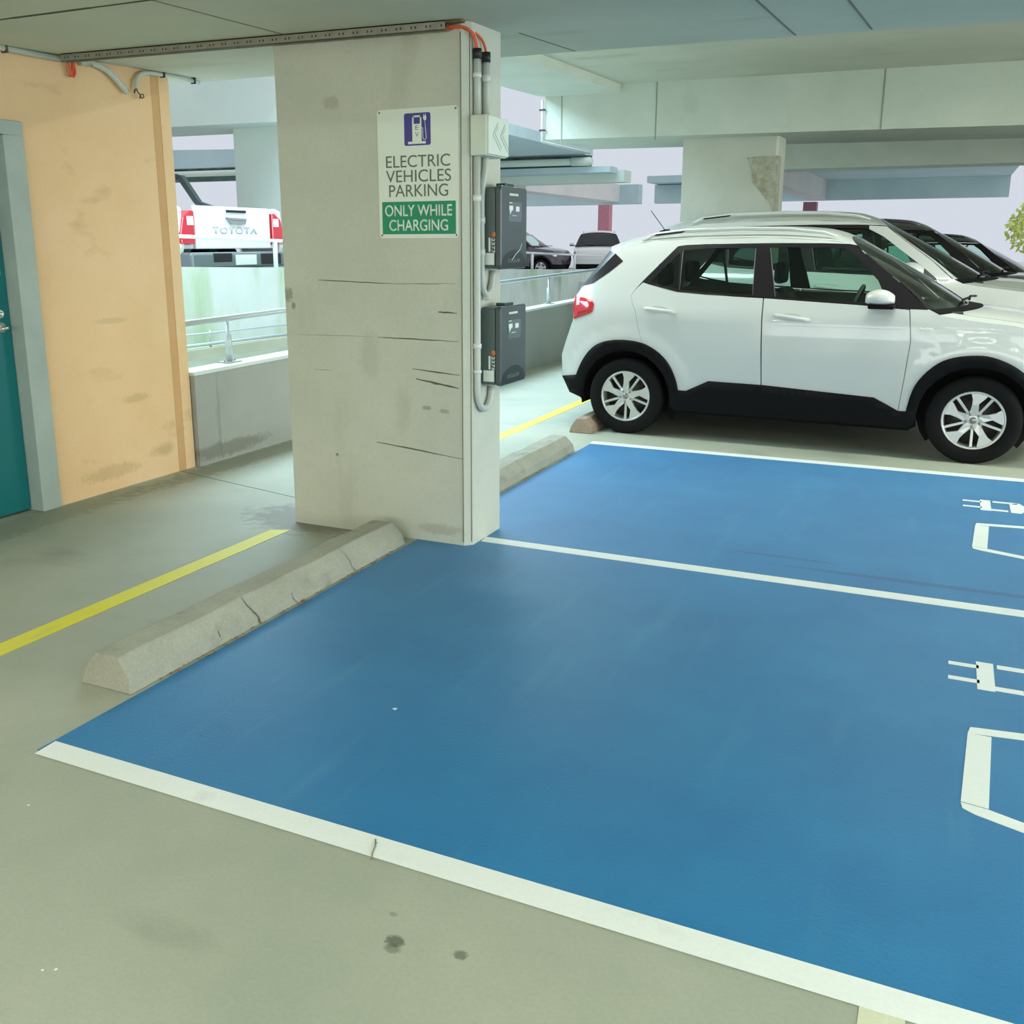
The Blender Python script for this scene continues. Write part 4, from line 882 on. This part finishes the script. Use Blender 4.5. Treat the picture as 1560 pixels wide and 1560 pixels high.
        skin(MB(), 'HL', [(2.86,.80),(2.84,.86),(3.03,.845),(3.09,.78),(3.09,.70),(2.98,.72)], off=.006, sides=(s,)).build('headlight', m_head, e, recalc=False)
    # mirrors
    for s in (-1, 1):
        mr = MB()
        n = 10; rings = []
        for i in range(n+1):                         # rounded shell, flat towards the rear
            u = i/n; x = 1.765+.185*u; rr = (math.sin(math.pi*(.12+.80*u)))**.55; cx = .0
            ring = []
            for k in range(16):
                a = 2*math.pi*k/16; zz = math.sin(a); hh = .078 if zz > 0 else .030
                ring.append((x, s*(.985+.085*math.cos(a)*rr), 1.115+hh*zz*rr))
            rings.append(ring)
        vs = [p for r_ in rings for p in r_]
        mr.add(vs, [(i*16+k, i*16+(k+1) % 16, (i+1)*16+(k+1) % 16, (i+1)*16+k) for i in range(n) for k in range(16)], 0, True); mr.add(vs, [tuple(range(16)), tuple(range(n*16, n*16+16))])
        mo = mr.build('mirror', paint, e)
        mb = MB(); mb.box((1.785, s*.80 if s > 0 else -1.055, 1.060), (1.955, 1.055 if s > 0 else -.80, 1.090)); mb.build('mirror_base', m_clad, mo, .01)
    # roof rails, slot and aerial
    for s in (-1, 1):
        pts = [(.02, s*.600, 1.522), (.10, s*.590, 1.566), (.35, s*.578, 1.600), (.8, s*.572, 1.612), (1.15, s*.575, 1.606), (1.40, s*.585, 1.578), (1.50, s*.595, 1.548)]
        MB().tube(pts, .016, 8, rs=[.008, .018, .018, .016, .016, .014, .006]).build('roof_rail', paint, e)
        mb = MB(); mb.hexa([(.11,s*.606-.008,1.558),(.34,s*.598-.008,1.583),(.34,s*.598+.008,1.583),(.11,s*.606+.008,1.558),(.13,s*.606-.008,1.574),(.36,s*.598-.008,1.599),(.36,s*.598+.008,1.599),(.13,s*.606+.008,1.574)]); mb.build('rail_slot', m_trim, e, .004)
    mb = MB(); detail and mb.tube([(-.02, 0, 1.585), (.02, 0, 1.600), (.06, 0, 1.60)], .02, 8); detail and mb.tube([(.03, 0, 1.60), (-.11, 0, 1.775)], .003, 6); detail and mb.build('aerial', m_clad, e)
    mb = MB()
    for x in (2.12, 2.135, 2.15, 2.17, 2.185, 2.20): mb.box((x, -.9, .905), (x+.008, -W(x, .91)-.002, .918+.004*(int(x*1000) % 2)))
    # wheels, liners, underbody, cabin
    for x in (0, 2.515):
        for s in (-1, 1):
            wheel(e, x, s)
            mb = MB(); mb.lathe([(.385, s*.50), (.385, s*.85)], (x, 0, .31), 'Y', 28); mb.lathe([(0, s*.50), (.385, s*.50)], (x, 0, .31), 'Y', 28); lin = mb
            keep = [i for i, f in enumerate(lin.f) if sum(lin.v[j][2] for j in f)/len(f) > .2]
            lin.f = [lin.f[i] for i in keep]; lin.m = [lin.m[i] for i in keep]; lin.sm = [lin.sm[i] for i in keep]; lin.build('wheel_arch_liner', m_liner, e, recalc=False)
    mb = MB(); mb.box((.40, -.80, .19), (2.11, .80, .40)); mb.box((-.55, -.49, .22), (3.05, .49, .62)); mb.build('underbody', m_under, e)
    mb = MB(); mb.box((-.40, -.74, .98), (.30, .74, 1.03)); mb.box((.3, -.76, .40), (2.05, .76, .44)); mb.box((2.02, -.76, .42), (2.10, .76, 1.0)); mb.box((1.85, -.74, .82), (2.38, .74, 1.035)); mb.box((-.38, -.5, .6), (.1, .5, 1.0))
    for s in (-1, 1): mb.box((.40, s*.755-.03, .42), (2.0, s*.755+.03, 1.085))
    mb.build('cabin_trim', m_inner, e, .01)
    loft(('body',), off=-.022, tmax=.93, nt=6).build('headlining', plain('headlining', (.22, .23, .22), .9), e, recalc=False) if False else None
    mb = MB(); mb.box((.10, -.56, 1.525), (1.42, .56, 1.540)); mb.build('headlining', plain('headlining', (.16, .17, .165), .9), e, .01)
    def seat(x, y, wd, rear=False):
        o = bpy.data.objects.new('rear_seat' if rear else 'front_seat', None); COL.objects.link(o); o.parent = e
        mb = MB(); mb.box((x, y-wd/2, .48), (x+.46, y+wd/2, .62)); mb.build('cushion', m_seat, o, .04)
        mb = MB(); mb.hexa([(x-.16,y-wd/2*.86,1.12),(x-.06,y-wd/2*.86,1.12),(x-.06,y+wd/2*.86,1.12),(x-.16,y+wd/2*.86,1.12)][::-1] and [(x-.02,y-wd/2,.55),(x+.12,y-wd/2,.55),(x+.12,y+wd/2,.55),(x-.02,y+wd/2,.55),(x-.20,y-wd/2*.86,1.14),(x-.10,y-wd/2*.86,1.14),(x-.10,y+wd/2*.86,1.14),(x-.20,y+wd/2*.86,1.14)]); mb.build('backrest', m_seat, o, .04)
        for dy in ((0,) if not rear else (-wd*.33, wd*.33)):
            mb = MB(); mb.box((x-.22, y+dy-.12, 1.17), (x-.13, y+dy+.12, 1.35)); mb.build('headrest', m_seat, o, .035)
    seat(1.12, -.36, .50); seat(1.12, .36, .50); seat(.34, 0, 1.24, True)
    st_ = MB(); n = 24; pts = [(1.62+.06*math.sin(2*math.pi*k/n), -.36+.18*math.cos(2*math.pi*k/n), 1.02+.17*math.sin(2*math.pi*k/n)) for k in range(n+1)]
    st_.tube(pts, .014, 8, caps=False); st_.tube([(1.62, -.36, 1.02), (1.86, -.36, .94)], .03, 8); st_.build('steering_wheel', m_inner, e)
    mb = MB(); mb.tube([(1.50, 0, 1.49), (1.47, 0, 1.45)], .01, 6); mb.box((1.455, -.12, 1.40), (1.475, .12, 1.46)); mb.build('rear_view_mirror', m_inner, e, .008)
    if detail:
        mb = MB()
        for i, (dx, dz) in enumerate(((0, .012), (.014, .0), (.026, .008), (.042, .010), (.058, .010), (.072, .010))):
            x = 2.12+dx; z = .918+dz*.4; mb.box((x, -W(x, z)-.004, z), (x+.009, -W(x, z)-.0005, z+.012))
        mb.build('fender_badge', m_chrome, e)
        for (dx) in (1.61,):
            mb = MB(); x = 1.62; mb.add([(1.655, -.545, 1.447), (1.69, -.545, 1.425), (1.70, -.50, 1.428), (1.665, -.50, 1.450)], [(0, 1, 2, 3)]); mb.build('windscreen_sticker', m_label, e)
        mb = MB(); mb.box((-.725, -.18, .62), (-.70, .18, .74)); mb.build('number_plate', m_label, e, .002)
    # scale non-uniformly by baking into the parts' meshes (each car has its own meshes)
    if (sx, sy, sz) != (1, 1, 1):
        seen = set(); wr = .5*(sx+sz)
        for o in e.children_recursive:
            iw = o.name.startswith('wheel') and o.type == 'EMPTY'
            inwheel = o.parent and o.parent.name.startswith('wheel') and o.parent.type == 'EMPTY'
            if iw: o.location = (o.location[0]*sx, o.location[1]*sy, o.location[2]*sz)
            if o.type == 'MESH' and o.data.name not in seen:
                seen.add(o.data.name); q = (sz, sy, sz) if inwheel else (sx, sy, sz)
                o.data.transform(Matrix.Diagonal((*q, 1)))
    return e

make_car('white compact hatchback with black wheel arches parked beside the blue bays', (-2.255, 8.365, 0), R(-1.5), 1, 1, 1, m_paint)
make_car('taller white hatchback half hidden behind the nearest white one', (-2.50, 10.95, 0), R(-.5), 1.17, 1.0, 1.115, m_paint, detail=False, white_pillar=True)
make_car('dark purple hatchback beyond the two white ones', (-2.03, 13.55, 0), 0, 1.10, 1.0, 1.10, m_darkpaint, detail=False)
make_car('black low hatchback farthest along the row, only its front showing', (-1.30, 16.1, 0), 0, 1.0, 1.0, 1.0, m_blackpaint, detail=False)
make_car('dark purple wagon far away on the deck across the void', (-17.5, 37.3, .22), 0, 1.12, 1, 1.08, m_darkpaint, detail=False, name='wagon')
make_car('boxy white car far away facing the viewer across the void', (-13.7, 40.6, .22), R(-72), 1.0, 1.1, 1.10, m_paint, detail=False, name='boxy_car')

# ---------------------------------------------------------------- white pickup on the far deck
def pickup():
    Z = .845; e = empty('pickup_truck', (-8.3, 10.28, Z), 'white dual cab pickup with its tailgate towards the void across the way', 'pickup truck')
    m_w = plain('white_pickup_paint', (.80, .82, .83), .3, coat=.6)
    yl, yr = 9.17-10.28, 11.17-10.28     # local left/right edges of the tail
    hw = (yr-yl)/2; cy = (yl+yr)/2
    # bed sides and floor: local x runs away from the viewer towards -X
    mb = MB()
    for s in (-1, 1):
        prof = [(-.05, .50), (0, .62), (-.02, 1.08), (-.10, 1.12), (-1.75, 1.12), (-1.75, .45), (-1.50, .45)]+[(-1.05+.42*math.cos(R(a)), .42+.42*math.sin(R(a))) for a in range(170, 9, -20)]+[(-.45, .45)]
        mb.prism(prof, lambda p: (p[0], cy+s*hw, p[1]), lambda p: (p[0], cy+s*(hw-.07), p[1]))
    mb.box((-1.75, cy-hw+.07, .60), (-.05, cy+hw-.07, .66)); mb.box((-1.76, cy-hw+.03, .5), (-1.72, cy+hw-.03, 1.12))
    mb.build('bed', m_w, e, .015)
    tg = MB(); tg.box((-.05, cy-.73, .60), (.0, cy+.73, 1.115)); tg = tg.build('tailgate', m_w, e, .015)
    mb = MB(); mb.box((-.0, cy-.15, 1.045), (.012, cy+.23, 1.075)); mb.build('tailgate_slot', m_black, tg)
    mb = MB(); mb.prism([(-.17, .985), (.23, .975), (.20, .905), (.10, .895), (-.08, .90), (-.15, .96)], lambda p: (0, cy+p[0], p[1]), lambda p: (.02, cy+p[0], p[1])); mb.build('tailgate_handle', plain('handle_grey', (.25, .28, .28), .4), tg)
    mb = MB(); mb.prism([(-.13, .982), (.20, .974), (.19, .955), (-.12, .962)], lambda p: (.02, cy+p[0], p[1]), lambda p: (.024, cy+p[0], p[1])); mb.build('chrome_strip', m_chrome, tg)
    text('lettering', 'TOYOTA', plain('emboss_grey', (.50, .53, .54), .4), tg, mtx_facing((.001, cy-.42, .785), (0, 1, 0), (0, 0, 1)), .86, .085, 1.15, .004, .01)
    for s in (-1, 1):
        yo = cy+s*hw; yi = cy+s*.76
        mb = MB(); mb.prism([(yo, .66), (yi, .66), (yi, 1.045), (yi+s*.05, 1.055), (yo-s*.06, .98), (yo, .78)], lambda p: (-.12, p[0], p[1]), lambda p: (.018, p[0], p[1])); l_ = mb.build('tail_lamp', m_lamp, e, .01)
        mb = MB(); mb.box((.0, yi+s*.02 if s > 0 else yi-.13, .88), (.022, yi+.13 if s > 0 else yi-.02, .985)); mb.build('reversing_light', plain('lamp_white', (.85, .8, .8), .2), l_)
    mb = MB(); mb.box((-.12, cy-.98, .36), (.14, cy+.98, .56)); mb.build('rear_bumper', plain('bumper_grey', (.20, .25, .25), .35, metal=.5), e, .03)
    mb = MB(); mb.box((-.10, cy-.60, .44), (.145, cy-.25, .55)); mb.box((-.02, cy+.32, .40), (.146, cy+.75, .54)); mb.build('bumper_step', m_black, e, .01)
    mb = MB(); mb.box((.14, cy-.19, .40), (.152, cy+.22, .525)); mb.build('number_plate', m_label, e, .003)
    # sports bar
    mb = MB()
    for s in (-1, 1):
        prof = [(-.42, 1.125), (-1.05, 1.16), (-1.32, 1.24), (-1.50, 1.47), (-1.60, 1.60), (-1.76, 1.62), (-1.76, 1.56), (-1.66, 1.54), (-1.42, 1.24), (-1.30, 1.125)]
        mb.prism(prof, lambda p: (p[0], cy+s*(hw-.05), p[1]), lambda p: (p[0], cy+s*(hw-.13), p[1]))
    mb.tube([(-1.70, cy-hw+.1, 1.58), (-1.70, cy+hw-.1, 1.58)], .045, 10); mb.build('sports_bar', plain('dark_bar', (.09, .12, .12), .35), e)
    # cab
    mb = MB()
    for s in (-1, 1):
        prof = [(-1.80, .45), (-1.80, 1.12), (-1.88, 1.62), (-1.98, 1.68), (-3.15, 1.70), (-3.45, 1.62), (-4.05, 1.16), (-4.95, 1.06), (-5.05, .95), (-5.08, .45), (-4.60, .45)]+[(-4.17-.42*math.cos(R(a)), .42+.42*math.sin(R(a))) for a in range(0, 181, 20)][::1]+[(-3.72, .40)]
        mb.prism(prof, lambda p: (p[0], cy+s*(hw-(.16 if p[1] > 1.3 else 0)), p[1]), lambda p: (p[0], cy+s*(hw-(.22 if p[1] > 1.3 else .06)), p[1]))
    mb.hexa([(-3.25,cy-hw+.17,1.66),(-1.92,cy-hw+.17,1.66),(-1.92,cy+hw-.17,1.66),(-3.25,cy+hw-.17,1.66),(-3.15,cy-hw+.22,1.73),(-2.0,cy-hw+.22,1.72),(-2.0,cy+hw-.22,1.72),(-3.15,cy+hw-.22,1.73)])
    mb.hexa([(-5.05,cy-hw+.05,.6),(-4.0,cy-hw+.05,.6),(-4.0,cy+hw-.05,.6),(-5.05,cy+hw-.05,.6),(-5.0,cy-hw+.1,1.05),(-4.05,cy-hw+.1,1.17),(-4.05,cy+hw-.1,1.17),(-5.0,cy+hw-.1,1.05)])
    mb.box((-4.0, cy-hw+.06, .42), (-1.8, cy+hw-.06, .55)); mb.box((-1.84, cy-hw+.05, .5), (-1.79, cy+hw-.05, 1.10)); mb.build('cab', m_w, e, .02)
    mb = MB()
    for s in (-1, 1):
        for pr_ in ([(-1.92, 1.16), (-1.98, 1.58), (-2.60, 1.62), (-2.60, 1.14)], [(-2.68, 1.14), (-2.68, 1.62), (-3.15, 1.62), (-3.40, 1.54), (-3.85, 1.16)]):
            mb.prism(pr_, lambda p: (p[0], cy+s*(hw-(.15 if p[1] > 1.3 else -.005)), p[1]), lambda p: (p[0], cy+s*(hw-(.17 if p[1] > 1.3 else .02)), p[1]))
    mb.hexa([(-1.80,cy-.78,1.16),(-1.78,cy-.78,1.16),(-1.78,cy+.78,1.16),(-1.80,cy+.78,1.16),(-1.90,cy-.68,1.58),(-1.88,cy-.68,1.58),(-1.88,cy+.68,1.58),(-1.90,cy+.68,1.58)]); mb.build('cab_window', m_trim, e)
    for x in (-1.05, -4.17):
        for s in (-1, 1):
            w_ = bpy.data.objects.new('wheel', None); COL.objects.link(w_); w_.parent = e; w_.location = (x, 0, .385)
            MB().lathe([(.24, cy+s*.70), (.36, cy+s*.70), (.385, cy+s*.74), (.385, cy+s*.88), (.36, cy+s*.92), (.24, cy+s*.92)], (0, 0, 0), 'Y', 36).build('tyre', m_tyre, w_)
            MB().lathe([(0, cy+s*.88), (.07, cy+s*.88), (.2, cy+s*.86), (.235, cy+s*.90), (.25, cy+s*.90)], (0, 0, 0), 'Y', 24).build('rim', m_rim, w_)
    mb = MB(); mb.box((-4.9, cy-.5, .3), (-.1, cy+.5, .5)); mb.build('chassis', m_under, e)
    return e
pickup()

# tree outside beyond the open side
tr = empty('tree', (3.3, 46, -1.5), 'pale yellow green tree outside at the far right', 'tree')
mb = MB(); mb.tube([(0, 0, -2), (.1, 0, 1), (0, .1, 2.6)], .15, 8, rs=[.2, .15, .08]); mb.build('trunk', plain('bark', (.25, .2, .14), .9), tr)
mb = MB()
for i in range(900):
    a, b = random.uniform(0, 6.28), random.uniform(-1, 1); rr = random.uniform(.5, 1)**.6; q = math.sqrt(1-b*b)
    c = Vector((1.5*rr*q*math.cos(a), 1.5*rr*q*math.sin(a), 3.6+1.3*rr*b)); u = Vector((random.uniform(-1, 1), random.uniform(-1, 1), random.uniform(-1, 1))).normalized()*.16; v = u.orthogonal().normalized()*.07
    mb.add([c-u, c-v, c+u, c+v], [(0, 1, 2, 3)])
label(mb.build('foliage', plain('pale_leaves', (.55, .62, .16), .7, var=.2), tr), 'yellow green foliage')
